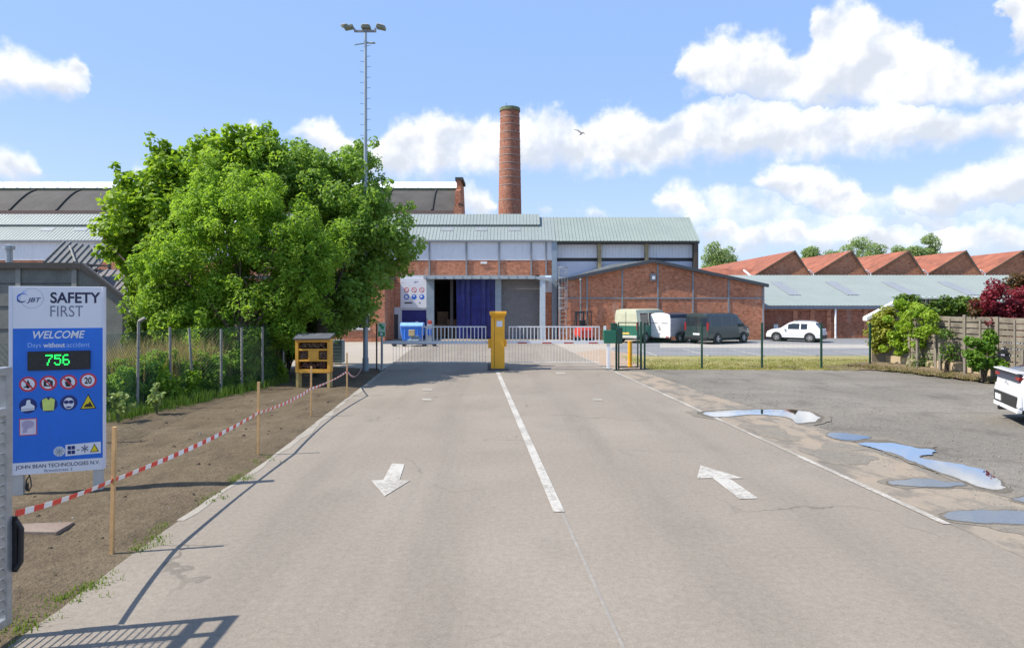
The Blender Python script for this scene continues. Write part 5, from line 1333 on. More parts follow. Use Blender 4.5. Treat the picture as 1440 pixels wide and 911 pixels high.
wp = M('arm_white', (.70, .70, .70), .45, var=.04); wr = M('arm_red', (.40, .05, .05), .5); gl = M('hanging_bar_grey', (.66, .65, .62), .5)
def arm(label, x0, x1, ux0, ux1, lx0, lx1, yb, sag0, stripes):
    t = thing('boom_gate', label, 'barrier arm', (qx((x0+x1)/2), bY, 0), 0, 'barrier arms across the drive')
    xc = (x0+x1)/2; X = lambda x: (x-xc)*kb
    n = 34; mats = [wp, wr]
    mb = MB(); r_ = .055
    xs_ = [x0+(x1-x0)*i/n for i in range(n+1)]
    for i in range(n): 
        is_r = stripes and any(a <= (xs_[i]+xs_[i+1])/2 <= b for a, b in stripes)
        mb.bb(X(xs_[i]), X(xs_[i+1]), -.03, .03, qz(yb)-r_, qz(yb)+r_, 0)
        if is_r: mb.bb(X(xs_[i]), X(xs_[i+1]), -.034, -.031, qz(yb)-r_, qz(yb)-.005, 1)
    mb.build('arm_beam', mats, t)
    mb = MB(); k = int((ux1-ux0)/5.05); zt_ = qz(460.3); zb_ = qz(yb)+r_
    for i in range(k+1):
        x = ux0+(ux1-ux0)*i/k; mb.bb(X(x)-.017, X(x)+.017, -.015, .015, zb_, zt_)
    mb.bb(X(ux0)-.02, X(ux1)+.02, -.018, .018, zt_, zt_+.045); mb.build('upper_railing', wp, t)
    mb = MB(); k = int((lx1-lx0)/4.3); zt_ = qz(yb)-r_; zb_ = qz(509)
    for i in range(k+1):
        x = lx0+(lx1-lx0)*i/k; mb.tube([(X(x), -.02, zt_), (X(x), -.02, zb_)], .0075, 5)
    mb.tube([(X(lx0), -.02, zb_), (X(lx1), -.02, zb_)], .012, 6); mb.build('hanging_bars', gl, t)
    return t
arm('left barrier arm with white railing above and thin bars hanging below', 539, 688.5, 594, 683, 553, 683, 481.5, 0, None)
arm('right barrier arm with red and white beam, white railing above and thin bars hanging below', 710.5, 858, 716, 842.5, 716, 842, 481, 0, [(729, 743), (761, 775), (794, 808), (827, 841)])
o = thing('arm_rest_post', 'white rest post under the tip of the right barrier arm', 'post', (qx(855.5), bY, 0))
MB().bb(-.06, .06, -.05, .05, 0, qz(482.5)-.03).build('post', white, o, bevel=.01); MB().bb(-.13, .13, -.1, .1, -.02, .06).build('foot', concrete, o, bevel=.01)
# ------------------------------------------------------------------ green cabinet, pedestrian gate and mesh fence
fY = 24.8; kf = fY/F; jx = lambda x: (x-HX)*kf; jz = lambda y: H-(y-HY)*kf
cb_ = thing('green_cabinet', 'dark green metal post box mounted on green posts right of the barrier', 'cabinet', (jx(862), fY-.15, 0))
X = lambda x: (x-862)*kf
MB().bb(X(847.5), X(864.5), -.22, .16, jz(482), jz(464)).build('box', greenbox, cb_, bevel=.01)
MB().bb(X(865), X(873), -.24, .2, jz(482.5), jz(460)).build('side_box', M('dark_green_side', (.01, .05, .035), .5), cb_, bevel=.01)
MB().bb(X(858), X(866), -.1, .1, jz(463.8), jz(454)).build('top_box', greenp, cb_, bevel=.01)
MB().bb(X(848), X(851.5), -.05, .0, jz(463.8), jz(458)).build('white_lamp', white, cb_)
for x in (866, 869.5): MB().tube([(X(x), .05, 0), (X(x), .05, jz(482.6))], .03, 6).build('post', greenp, cb_)
pg = thing('pedestrian_gate', 'narrow dark green mesh gate between two posts beside the green cabinet', 'gate', (jx(884), fY, 0))
X = lambda x: (x-884)*kf
MB().bb(X(900), X(902.5), -.05, .05, 0, jz(452.5)).build('gate_post', greenp, pg); MB().bb(X(865.5), X(868), -.05, .05, 0, jz(455)).build('gate_post', greenp, pg)
mb = MB()
mb.bb(X(869), X(870.5), -.02, .02, jz(517), jz(453)); mb.bb(X(896), X(897.8), -.02, .02, jz(517), jz(453)); mb.bb(X(870.6), X(895.9), -.019, .019, jz(517), jz(515.6)); mb.bb(X(870.6), X(895.9), -.019, .019, jz(454.2), jz(453)); mb.build('gate_frame', greenp, pg)
mb = MB()
for x in fr(871.5, 895.5, 2.0): mb.tube([(X(x), 0, jz(515.6)), (X(x), 0, jz(454.2))], .0025, 3)
for y in fr(460, 512, 7.3): mb.tube([(X(870.6), 0, jz(y)), (X(895.9), 0, jz(y))], .003, 3)
mb.build('gate_mesh', greenp, pg, fix=False)
bo = thing('amber_bollard', 'short amber steel bollard seen through the narrow green gate', 'bollard', (jx(890.5), fY+.7, 0))
MB().lathe([(.085, -.05), (.085, 1.0), (.09, 1.0), (.09, 1.04), (.0, 1.05)], n=16).build('post', yellowp, bo)
mf = thing('green_mesh_fence', 'dark green wire panel fence on thin green posts across the gravel lot', 'fence', (jx(906), fY, 0))
X = lambda x, Y=fY: (x-HX)*Y/F - jx(906)
ends = [(906.5, 24.8), (987, 24.9), (1071.5, 25.0), (1155, 25.1), (1223.5, 25.6)]
for x, Y in ends:
    MB().bb(X(x, Y)-.032, X(x, Y)+.032, Y-fY-.03, Y-fY+.03, -.05, H-(453.5-HY)*Y/F).build('post', greenp, mf)
mb = MB()
for (xa_, Ya), (xb_, Yb_) in zip(ends, ends[1:]):
    A_ = Vector((X(xa_, Ya), Ya-fY, 0)); B2 = Vector((X(xb_, Yb_), Yb_-fY, 0)); n = int((B2-A_).length/.05)
    for i in range(n+1):
        q = A_.lerp(B2, i/n); mb.add([q+Vector((-.0018, 0, .08)), q+Vector((.0018, 0, .08)), q+Vector((.0018, 0, 1.74)), q+Vector((-.0018, 0, 1.74))], [(0, 1, 2, 3)])
    for z in fr(.1, 1.7, .2): mb.tube([A_+Vector((0, 0, z)), B2+Vector((0, 0, z))], .0028, 3, cap=False)
mb.build('wire_panel', greenp, mf, fix=False)

# ------------------------------------------------------------------ garden fence on the right
A_ = Vector((15.15, 25.9, .05)); B2 = Vector((16.45, 17.2, .15))
gf_ = thing('slab_fence', 'weathered grey garden fence of horizontal slabs between posts on a tan concrete footing', 'fence', A_)
u = (B2-A_).normalized(); nr = Vector((-u.y, u.x, 0)).normalized()
if nr.x > 0: nr = -nr     # towards the lot
Lf = (B2-A_).length
slabm = M('weathered_slab', (.20, .172, .13), .9, var=.45, scale=2.5, bump=.5, bscale=18, dirt=.3)
tan = M('tan_footing', (.42, .33, .21), .9, var=.15)
def along(t, off=0, z=0): return Vector((u.x*t, u.y*t, 0))+nr*off+Vector((0, 0, z))
def fbar(mb, t0, t1, o0, o1, z0, z1, m=0, dz=0): 
    pts_ = [along(t0, o0, z0), along(t1, o0, z0+dz), along(t1, o0, z1+dz), along(t0, o0, z1)]
    mb.prism(pts_, nr*(o1-o0), m)
nP = 7; step = Lf/nP; rv = random.Random(6)
mb = MB()
for i in range(1, nP):
    for r_ in range(8):
        zb3 = .42+.205*r_; 
        if r_ == 7 and i in (5,): continue
        fbar(mb, i*step+.06, (i+1)*step-.06, -.03+rv.uniform(-.012, .012), .02, zb3+rv.uniform(-.006, .01), zb3+.165, 0, rv.uniform(-.015, .015))
mb.build('slab', slabm, gf_, bevel=.006)
mb = MB(); fbar(mb, 0.0, Lf, -.07, .03, -.2, .40); mb.build('footing', tan, gf_)
mb = MB()
for i in range(1, nP+1): fbar(mb, i*step-.055, i*step+.055, -.05, .06, -.1, 2.08+rv.uniform(-.05, .08))
for i in range(1, nP): fbar(mb, (i+.5)*step-.03, (i+.5)*step+.03, .021, .06, -.1, 1.95)
mb.build('post', M('fence_post_grey', (.22, .19, .145), .9, var=.2), gf_)
mb = MB()
for i in range(1, 7): fbar(mb, .9+i*1.05, .9+i*1.05+.09, .28, .36, -.15, 1.15+rv.uniform(-.12, .12))
mb.build('front_stake', M('front_stake_grey', (.20, .175, .14), .9, var=.2), gf_)
# garden shed gable end with white verge, behind the ivy
gs = thing('garden_shed', 'small rendered shed with white sloping verge and corrugated roof edge covered in ivy', 'shed', A_)
e = lambda x, y, Y: P(x, y, Y)-A_
mb = MB(); Ys_ = 26.15
mb.prism([e(1226, 516, Ys_), e(1299, 516, Ys_), e(1299, 424, Ys_), e(1262, 426, Ys_), e(1226, 444, Ys_)], (0, .15, 0)); mb.build('wall', M('tan_render', (.36, .29, .2), .9, var=.15), gs)
mb = MB(); mb.prism([e(1219, 446, Ys_-.1), e(1262, 423, Ys_-.1), e(1262, 427.5, Ys_-.1), e(1219, 451, Ys_-.1)], (0, .3, 0)); mb.build('white_verge', white, gs)
mb = MB(); Yr2 = 26.6
n = 34; pts_ = []
for i in range(n+1):
    x = 1262+ (1400-1262)*i/n; pts_.append(e(x, 417.6+(.9 if i % 2 else -.4), Yr2))
for i in range(n):
    mb.add([pts_[i], pts_[i+1], pts_[i+1]+Vector((0, .5, .0)), pts_[i]+Vector((0, .5, .0)), pts_[i]-Vector((0, 0, .03)), pts_[i+1]-Vector((0, 0, .03))], [(0, 1, 2, 3), (0, 4, 5, 1)])
mb.build('corrugated_roof', M('pale_corrugated', (.36, .40, .38), .6), gs, fix=False)
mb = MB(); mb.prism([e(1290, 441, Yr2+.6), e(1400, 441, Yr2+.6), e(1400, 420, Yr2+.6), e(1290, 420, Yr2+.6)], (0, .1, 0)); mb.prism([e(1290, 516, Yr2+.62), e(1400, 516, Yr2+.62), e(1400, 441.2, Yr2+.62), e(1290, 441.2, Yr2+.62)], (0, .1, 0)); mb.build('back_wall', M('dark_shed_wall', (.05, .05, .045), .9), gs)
mb = MB()
for a_, b_ in (((1292, 441), (1294.5, 420)), ((1302, 441), (1304, 420)), ((1308, 441), (1310, 420))): mb.prism([e(a_[0], a_[1], Yr2+.3), e(b_[0], a_[1], Yr2+.3), e(b_[0], b_[1], Yr2+.3), e(a_[0], b_[1], Yr2+.3)], (0, .05, 0))
mb.build('white_frame', white, gs)
ivy_m = leaf_mat('ivy_leaves', (.15, .28, .015), (.36, .48, .05), .45); ivy_d = leaf_mat('ivy_dark_leaves', (.04, .10, .012), (.14, .22, .03), .3); ivy_o = leaf_mat('olive_ivy_leaves', (.19, .22, .02), (.36, .37, .06), .4)
def clump_plant(name, lab, cat, patches, n, size, mat, seed, base=None, rmin=.14, rmax=.3, nc=60, group=None, stem=True):
    ells = [pe(*p) for p in patches]
    c = sum((x[0] for x in ells), Vector())/len(ells); b = Vector(base) if base else Vector((c.x, c.y, 0))
    t = thing(name, lab, cat, b, 0, group)
    cl = [(p-b, r) for p, r in crown_clumps([(x[0], x[1]) for x in ells], nc, rmin, rmax, seed)]
    leaf_mesh('foliage', cl, n, size, mat, t, seed, droop=.5)
    if stem and cat != 'ivy':
        mb = MB(); rr2 = random.Random(seed)
        for q in rr2.sample(cl, min(8, len(cl))): mb.tube([(rr2.uniform(-.1, .1), rr2.uniform(-.05, .05), -.05), q[0]*.5+Vector((0, 0, .1)), q[0]], [.03, .02, .006], 5)
        mb.build('stem', bark, t)
    return t
clump_plant('ivy', 'bright green ivy hanging over the middle of the left end of the garden fence', 'ivy', [(1275, 455, 30, 24, 25.0, .35), (1262, 480, 24, 22, 25.1, .3), (1290, 450, 22, 18, 23.9, .3), (1303, 453, 11, 13, 23.1, .25), (1286, 474, 14, 18, 24.0, .25), (1272, 430, 12, 14, 25.3, .3), (1283, 488, 15, 16, 24.9, .25)], 8000, .10, ivy_m, 81, base=(14.9, 25.4, 0))
clump_plant('ivy', 'olive yellow ivy on the outer corner of the garden shed, below the white verge', 'ivy', [(1237, 462, 15, 22, 25.85, .25), (1236, 478, 13, 16, 25.8, .22), (1246, 448, 13, 14, 25.9, .2)], 3200, .115, ivy_o, 82, base=(14.75, 25.8, 0))
clump_plant('ivy', 'green climber growing under the corrugated roof edge above the garden fence', 'ivy', [(1275, 426, 16, 10, 26.2, .25), (1325, 431, 20, 10, 26.6, .25), (1355, 430, 22, 11, 26.5, .3), (1378, 432, 16, 9, 26.4, .3), (1308, 436, 10, 6, 26.5, .25)], 4200, .12, ivy_d, 83, base=(17.3, 26.5, 0), nc=70)
red_l = leaf_mat('red_maple_leaves', (.10, .012, .018), (.30, .030, .05), .4); brz = leaf_mat('bronze_leaves', (.06, .035, .015), (.16, .09, .03), .3)
clump_plant('red_maple', 'dark red Japanese maple leaning over the right end of the garden fence', 'tree', [(1400, 408, 14, 11, 21.5, .4), (1420, 434, 24, 13, 21.5, .5), (1442, 425, 18, 20, 21.8, .5), (1395, 425, 16, 12, 21.4, .4), (1405, 448, 18, 11, 21.3, .4), (1470, 420, 26, 26, 22, .6)], 6000, .095, red_l, 84, base=(16.9, 21.8, 0), nc=90)
clump_plant('bronze_shrub', 'bronze green shrub beside the red maple above the garden fence', 'shrub', [(1382, 440, 15, 14, 21.9, .4), (1390, 455, 10, 8, 21.8, .3), (1440, 402, 18, 14, 22.6, .5)], 3000, .10, brz, 85, base=(16.4, 22.3, 0))
clump_plant('leafy_bush', 'bright green bush in front of the garden fence near the white car', 'bush', [(1388, 487, 13, 13, 20.6, .3), (1372, 500, 11, 10, 20.4, .3), (1378, 511, 14, 9, 20.4, .3), (1400, 511, 12, 7, 20.3, .3), (1364, 484, 4, 10, 20.6, .15), (1392, 474, 5, 6, 20.6, .15)], 2600, .105, leaf_mat('bush_leaves', (.06, .15, .012), (.17, .29, .03), .35), 86, base=(15.0, 20.4, .1), rmin=.07, rmax=.19, nc=70)
clump_plant('leafy_bush', 'thin grey green weed clump at the foot of the garden fence below the ivy', 'bush', [(1300, 508, 9, 11, 23.9, .2), (1313, 504, 7, 9, 23.7, .2), (1288, 510, 6, 8, 24.1, .2)], 700, .085, leaf_mat('weed_leaves', (.08, .13, .04), (.19, .24, .08), .3), 87, base=(15.5, 23.8, .1))
clump_plant('leafy_bush', 'small dark climber on the slabs in the middle of the garden fence', 'bush', [(1335, 497, 6, 9, 22.3, .12), (1330, 468, 4, 5, 22.5, .1)], 420, .09, ivy_d, 88, base=(15.2, 22.4, .1), nc=20)

# ------------------------------------------------------------------ bins and machines by the hall
bn = thing('wheeled_bin', 'large blue wheeled waste container in front of the blue door', 'waste bin', P(580, 428, 41).xy.to_3d())
kk = 41/F
bb_ = M('blue_bin_plastic', (.04, .20, .68), .45, var=.08); bl_ = M('blue_bin_lid', (.20, .38, .78), .45)
mb = MB(); mb.add([(-.58, -.42, .2), (.58, -.42, .2), (.58, .42, .2), (-.58, .42, .2), (-.68, -.5, 1.08), (.68, -.5, 1.08), (.68, .5, 1.08), (-.68, .5, 1.08)], [(0, 1, 5, 4), (1, 2, 6, 5), (2, 3, 7, 6), (3, 0, 4, 7), (0, 3, 2, 1), (4, 5, 6, 7)])
for x in (-.4, 0, .4): mb.bb(x-.04, x+.04, -.52, -.44, .3, 1.0)
mb.build('body', bb_, bn, bevel=.03)
mb = MB(); mb.bb(-.72, .72, -.54, -.40, 1.081, 1.16); mb.lathe([(.42, -.71), (.42, .71)], (0, 0, .92), 'X', 20); mb.prism([(-.72, -.52, 1.10), (-.72, .5, 1.10), (-.72, .35, 1.32), (-.72, -.25, 1.32)], (1.44, 0, 0)); mb.build('lid', bl_, bn)
for x in (-.5, .5):
    for y in (-.3, .3): MB().lathe([(.02, -.03), (.1, -.03), (.1, .03), (.02, .03)], (x, y, .1), 'X', 14).build('wheel', rubber, bn)
pt = thing('pallet_truck', 'low grey floor machine with dark wheels in front of the blue container', 'machine', P(583, 428, 38.5).xy.to_3d())
mb = MB(); mb.bb(-.35, .35, -.5, .5, .12, .42); mb.bb(-.25, .25, -.2, .3, .42, .62); mb.build('body', M('grey_blue_machine', (.20, .26, .32), .5), pt, bevel=.05)
mb = MB(); mb.bb(-1.35, 1.3, -.3, -.2, .10, .18); mb.bb(-1.35, 1.3, .2, .3, .10, .18); mb.build('fork', darkgrey, pt)
for x in (-1.2, -.6, .6, 1.2): MB().lathe([(.02, -.32), (.11, -.32), (.11, .32), (.02, .32)], (x, 0, .11), 'Y', 12).build('wheel', rubber, pt)
wk = thing('cardboard_box', 'small yellowish box standing on the grey machine', 'box', P(579, 428, 38.3).xy.to_3d()+Vector((0, 0, .62)))
MB().bb(-.17, .17, -.14, .14, 0, .36).build('carton', M('card_tan', (.45, .36, .2), .9), wk, bevel=.01); MB().bb(-.172, .172, -.03, .03, .36, .363).build('tape', offwhite, wk)
pm = thing('pump_post', 'grey service post with red cap beside the blue waste container', 'post', P(604.5, 428, 42).xy.to_3d())
zz = lambda y: H-(y-HY)*42/F
MB().bb(-.16, .16, -.15, .15, 0, zz(456)).build('post', M('grey_post', (.35, .37, .4), .5), pm, bevel=.02); MB().bb(-.12, .12, -.12, .12, zz(456)+.001, zz(450.5)).build('cap', M('cap_red', (.5, .06, .04), .5), pm, bevel=.03)
MB().bb(-.13, .13, -.17, -.151, .5, .9).build('panel', bluep, pm)
fl = thing('red_machine', 'red compact forklift machine parked against the brick workshop beside the ladder', 'machine', P(820, 428, 42.5).xy.to_3d(), R(12))
redm = M('machine_red', (.55, .05, .03), .4, var=.08)
mb = MB(); mb.prism([(-.48, -.7, .3), (-.48, .6, .3), (-.48, .6, .8), (-.48, .1, 1.0), (-.48, -.6, 1.0), (-.48, -.7, .8)], (.96, 0, 0)); mb.build('body', redm, fl, bevel=.06)
mb = MB()
for x in (-.42, .42): mb.tube([(x, -.55, .95), (x, -.45, 2.0), (x, .35, 2.02), (x, .55, .8)], .03, 6)
for y in (-.45, -.2, .05, .3): mb.tube([(-.42, y, 2.02), (.42, y, 2.02)], .025, 6)
mb.build('roll_cage', black, fl)
mb = MB(); mb.bb(-.2, .2, .02, .12, .95, 1.45); mb.bb(-.2, .2, -.4, .1, .95, 1.05); mb.build('seat', black, fl, bevel=.03)
mb = MB(); mb.bb(-.30, -.2, .62, .72, .1, 1.95); mb.bb(.2, .30, .62, .72, .1, 1.95); mb.bb(-.3, .3, .63, .71, 1.9, 2.0); mb.build('lift_mast', darkgrey, fl)
for x in (-.44, .44):
    for y in (-.45, .4): MB().lathe([(.03, -.09), (.22, -.09), (.25, -.05), (.25, .05), (.22, .09), (.03, .09)], (x, y, .25), 'X', 18).build('wheel', rubber, fl)
gp_ = thing('flue_pipe', 'thin grey flue pipe standing against the brick workshop behind the red machine', 'pipe', P(816.5, 428, 45.1).xy.to_3d())
z_ = H-(395-HY)*45.1/F
MB().tube([(0, 0, 0), (0, 0, z_)], .05, 8).build('pipe', midgrey, gp_); MB().lathe([(.09, z_), (.09, z_+.12), (0, z_+.2)], n=12).build('cap', midgrey, gp_)
cb2 = thing('grey_container', 'grey green slatted box standing on the yard behind the insect hotel', 'container', P(474, 428, 27).xy.to_3d())
k27 = 27/F; 
mb = MB(); mb.bb(-9*k27, 9*k27, -.25, .25, .0+.05, H-(478-HY)*k27); mb.build('body', M('grey_green_box', (.17, .22, .21), .6), cb2, bevel=.02)
mb = MB()
for i in range(6): mb.bb(-8.6*k27, 8.6*k27, -.275, -.251, .12+i*.14, .20+i*.14)
mb.build('slats', M('dark_slats', (.09, .12, .12), .6), cb2)
# flying bird
bd = MB(); bc = P(818, 188, 60)
mb = MB(); mb.lathe([(0, -.28), (.05, -.22), (.085, -.05), (.07, .12), (.04, .22), (0, .27)], axis='X', n=10)
mb.add([(-.08, .04, .02), (.10, .04, .02), (.02, .45, .22), (-.18, .80, .30), (-.22, .78, .29), (-.12, .42, .19)], [(0, 1, 2, 5), (5, 2, 3, 4)])
mb.add([(-.08, -.04, .02), (.10, -.04, .02), (.02, -.45, .22), (-.18, -.80, .30), (-.22, -.78, .29), (-.12, -.42, .19)], [(0, 1, 2, 5), (5, 2, 3, 4)])
mb.add([(-.24, 0, .01), (-.42, .07, .02), (-.42, -.07, .02)], [(0, 1, 2)])
o = mb.build('bird', M('bird_grey', (.16, .15, .15), .8), loc=bc, fix=False); o.rotation_euler = (R(35), R(-35), R(20)); tag(o, 'small grey bird flying in front of the clouds right of the chimney', 'bird')
# ------------------------------------------------------------------ vehicles
def lerp_tab(tab, x):
    for (a, b) in zip(tab, tab[1:]):
        if x <= b[0]: return a[1]+(b[1]-a[1])*max(0, (x-a[0]))/(b[0]-a[0])
    return tab[-1][1]
class Shell:
    """lofted car shell: stations along x (0 = tail), half profile mirrored in y"""
    def __init__(s, xs, prof):
        s.xs = xs; s.pr = [prof(x) for x in xs]; s.J = len(s.pr[0])
    def pt(s, i, j, side, off=0.0):
        y, z = s.pr[i][j]; return Vector((s.xs[i], side*y, z))
    def faces(s, mb, sel, m=0, off=0.0):
        for i in range(len(s.xs)-1):
            for j in range(s.J-1):
                if not sel(i, j): continue
                for sd in (1, -1):
                    q = [s.pt(i, j, sd), s.pt(i+1, j, sd), s.pt(i+1, j+1, sd), s.pt(i, j+1, sd)]
                    if off:
                        n = (q[2]-q[0]).cross(q[3]-q[1]).normalized()*sd
                        c = Vector((q[0].x, 0, .9)); 
                        q = [p+n*off for p in q]
                    mb.add(q, [(0, 1, 2, 3)], m)
    def cap(s, mb, i, sel, dx=0.0, m=0):
        for j in range(s.J-1):
            if not sel(j): continue
            a, b = s.pt(i, j, 1), s.pt(i, j+1, 1); c, d = s.pt(i, j+1, -1), s.pt(i, j, -1)
            v = Vector((dx, 0, 0)); mb.add([a+v, b+v, c+v, d+v], [(0, 1, 2, 3)], m)
def wheel(parent, x, y, r, w_, rimmat, spokes=5):
    s_ = 1 if y > 0 else -1
    o = MB().lathe([(r*.62, -w_/2), (r*.93, -w_/2), (r, -w_*.32), (r, w_*.32), (r*.93, w_/2), (r*.62, w_/2)], (0, 0, 0), 'Y', 26).build('wheel', rubber, parent, loc=(x, y, r), smooth=False)
    mb = MB(); yy = s_*w_*.40
    mb.lathe([(r*.63, yy-.02), (r*.63, yy+.012*s_), (r*.54, yy+.012*s_), (r*.54, yy-.03)], (0, 0, 0), 'Y', 26); mb.lathe([(0, yy+.01*s_), (r*.17, yy+.01*s_), (r*.19, yy-.02)], (0, 0, 0), 'Y', 14)
    for k in range(spokes):
        a = 2*math.pi*k/spokes; c, n_ = Vector((math.cos(a), 0, math.sin(a))), Vector((-math.sin(a), 0, math.cos(a)))
        w1, w2 = r*.11, r*.085
        q = [c*r*.12-n_*w1, c*r*.12+n_*w1, c*r*.57+n_*w2, c*r*.57-n_*w2]
        mb.prism([p+Vector((0, yy, 0)) for p in q], (0, -.02*s_, 0))
    mb.disc((0, yy-s_*.035, 0), r*.55, 20, m=1, thick=.004)
    mb.build('rim', [rimmat, black], o)
    return o
tail = M('tail_lamp_red', (.30, .012, .015), .25); plate_w = M('number_plate', (.7, .7, .68), .5); chrome = M('alloy_silver', (.55, .55, .55), .3, .6)
carblk = M('car_black_trim', (.02, .021, .022), .4)

def make_van(name, label, loc, rz, body, lowbody=None, L=4.9, Ht=1.97, W=.95, sc=1.0):
    t = thing(name, label, 'van', loc, rz); t.scale = (sc, sc, sc)
    Rt = [(0, Ht-.06), (.06, Ht-.03), (.5, Ht), (L-1.75, Ht-.01), (L-1.45, Ht-.07), (L-.95, Ht-.55), (L-.80, 1.20), (L-.25, 1.04), (L-.07, .85), (L, .62)]
    Wt = [(0, W*.965), (.08, W*.99), (.5, W), (L-1.4, W), (L-.6, W*.96), (L-.12, W*.86), (L, W*.74)]
    belt = 1.12
    xs = [0, .03, .12, .35, 1.35, 1.45, 2.35, 2.45, L-1.75, L-1.45, L-1.2, L-.95, L-.80, L-.5, L-.25, L-.10, L]
    def prof(x):
        r = lerp_tab(Rt, x); w_ = lerp_tab(Wt, x); b = min(belt, r-.10); lo = .27 if x < L-.3 else .3
        return [(w_*.86, lo), (w_*.985, lo+.10), (w_, .62), (w_*.995, .80 if r > .95 else r-.2), (w_*.985, b), (w_*(.985-.09*min(1, (r-b)/.7)), b+(r-b)*.74), (w_*(.985-.16*min(1, (r-b)/.7)), r-.07*min(1, (r-b)/.4)), (w_*.55, r-.012), (0, r)]
    sh = Shell(xs, prof)
    side_win = lambda i, j: j == 4 and i in (3, 5, 7, 8)
    wind = lambda i, j: j >= 6 and i in (9, 10, 11)
    rear_win = lambda j: j == 4
    mb = MB(); lowsel = lambda i, j: lowbody is not None and j <= 3
    sh.faces(mb, lambda i, j: not side_win(i, j) and not wind(i, j) and not lowsel(i, j)); 
    sh.cap(mb, 0, lambda j: j != 4 and not (lowbody and j <= 3)); sh.cap(mb, len(xs)-1, lambda j: True)
    bo_ = mb.build('body', body, t, smooth=False)
    if lowbody: 
        mb = MB(); sh.faces(mb, lowsel); sh.cap(mb, 0, lambda j: j <= 3); mb.build('lower_body', lowbody, t)
    mb = MB(); sh.faces(mb, side_win); mb.build('side_window', glass, t)
    mb = MB(); sh.faces(mb, wind); mb.build('windscreen', glass, t)
    mb = MB(); sh.cap(mb, 0, rear_win); mb.build('rear_window', glass if not lowbody else M('pale_rear_window', (.50, .50, .36), .25), t)
    for s_ in (1, -1):
        mb = MB(); mb.bb(-.012, .14, s_*(W*.965-.05)-.05, s_*(W*.965-.05)+.065, .85, 1.35); mb.build('tail_light', tail, t, bevel=.01)
        mb = MB(); mb.bb(L-.42, L-.10, s_*W*.72-.1, s_*W*.72+.12, .78, .92); mb.build('headlight', chrome, t, bevel=.02)
        mb = MB(); mb.bb(L-1.25, L-1.12, s_*(W+.02), s_*(W+.2), 1.05, 1.28); mb.build('mirror', carblk, t, bevel=.02)
    mb = MB(); mb.bb(-.07, .03, -W*.9, W*.9, .30, .48); mb.build('bumper', carblk if not lowbody else M('pale_bumper', (.5, .5, .44), .5), t, bevel=.03)
    mb = MB(); mb.bb(-.02, .0-.003, -.26, .26, .56, .68); mb.build('number_plate', plate_w if not lowbody else M('yellow_plate', (.7, .5, .1), .5), t)
    mb = MB(); mb.bb(-.01, -.002, -.012, .012, .5, Ht-.2); mb.build('door_seam', carblk, t)
    for x in (.92, L-.92):
        for s_ in (1, -1):
            MB().disc((x, s_*(W+.004) if s_ < 0 else W+.004, .33), .41, 24, thick=.003).build('wheel_arch', carblk, t)
            wheel(t, x, s_*(W-.075), .335, .225, chrome)
    mb = MB(); mb.bb(.3, L-.3, -W*.8, W*.8, .2, .32); mb.build('underbody', black, t)
    return t
dg = M('dark_green_paint', (.030, .045, .045), .25, var=.04, coat=.6)
hd = R(60)
def at_rear(px, py, r_y=None): return G(px, py)
# dark van: right rear wheel touches at (1008, 484)
def place(t_loc_px, ang_, lx_, ly_, sc=1.0):
    p = G(*t_loc_px); m = Matrix.Rotation(ang_, 3, 'Z') @ Vector((lx_*sc, ly_*sc, 0)); return p-m
hv = R(35)
make_van('minivan', 'dark grey green van parked rightmost of the vans, its side to the camera', place((1008, 483.6), hv, .92, -.85), hv, dg, L=4.5)
cream = M('cream_van_paint', (.55, .56, .40), .35, var=.04, coat=.4); lowg = M('green_van_paint', (.02, .14, .09), .3, var=.05, coat=.4)
make_van('campervan', 'tall two tone van with cream upper half and green lower half behind the green cabinet', place((899, 482.5), R(48), .25, -.85), R(48), cream, lowg, L=4.9, Ht=2.22, W=.93)
# horse trailer
hp = place((943, 482.5), R(45), .0, -.80)
ht = thing('horse_trailer', 'white and grey horse trailer with twin wheels between the two vans', 'trailer', hp, R(45))
TW, TL = .80, 2.6
trg = M('trailer_grey', (.36, .375, .40), .45, var=.06)
mb = MB(); mb.prism([(.0, -TW, .42), (TL, -TW, .42), (TL+.35, -TW*.8, .7), (TL+.3, -TW*.8, 1.45), (TL-.1, -TW, 1.62), (0, -TW, 1.62)], (0, 2*TW, 0)); mb.build('body', trg, ht, bevel=.03)
mb = MB(); n = 8; pf = [(TW*math.cos(math.pi*i/n), 1.63+.30*max(0, math.sin(math.pi*i/n))**.45) for i in range(n+1)]
mb.prism([(0.02, y, z) for y, z in pf], (TL-.15, 0, 0)); mb.build('canvas_roof', M('dark_canvas', (.03, .035, .055), .7), ht)
mb = MB(); poly = [(-.03, -TW, .40), (-.03, TW, .40), (-.03, TW, 1.55)]+[(-.03, (TW)*math.cos(math.pi*i/n), 1.55+.40*max(0, math.sin(math.pi*i/n))**.45) for i in range(1, n)]+[(-.03, -TW, 1.55)]
mb.prism(poly, (.05, 0, 0)); rd = mb.build('rear_door', M('trailer_white', (.80, .80, .78), .4, var=.03), ht, bevel=.012)
mb = MB(); mb.bb(-.05, -.031, -.62, -.15, 1.27, 1.31); mb.bb(-.05, -.031, .15, .62, 1.27, 1.31); mb.bb(-.045, -.031, -.05, .05, .55, .62); mb.build('vent_slot', midgrey, rd)
mb = MB()
for a in range(20):
    q = lambda t, r: Vector((-.034, .14*math.cos(t)*r, .95+.15*math.sin(t)*r)); t0, t1 = a*.27, (a+1)*.27
    mb.add([q(t0, .8), q(t1, .8), q(t1, 1), q(t0, 1)], [(0, 1, 2, 3)])
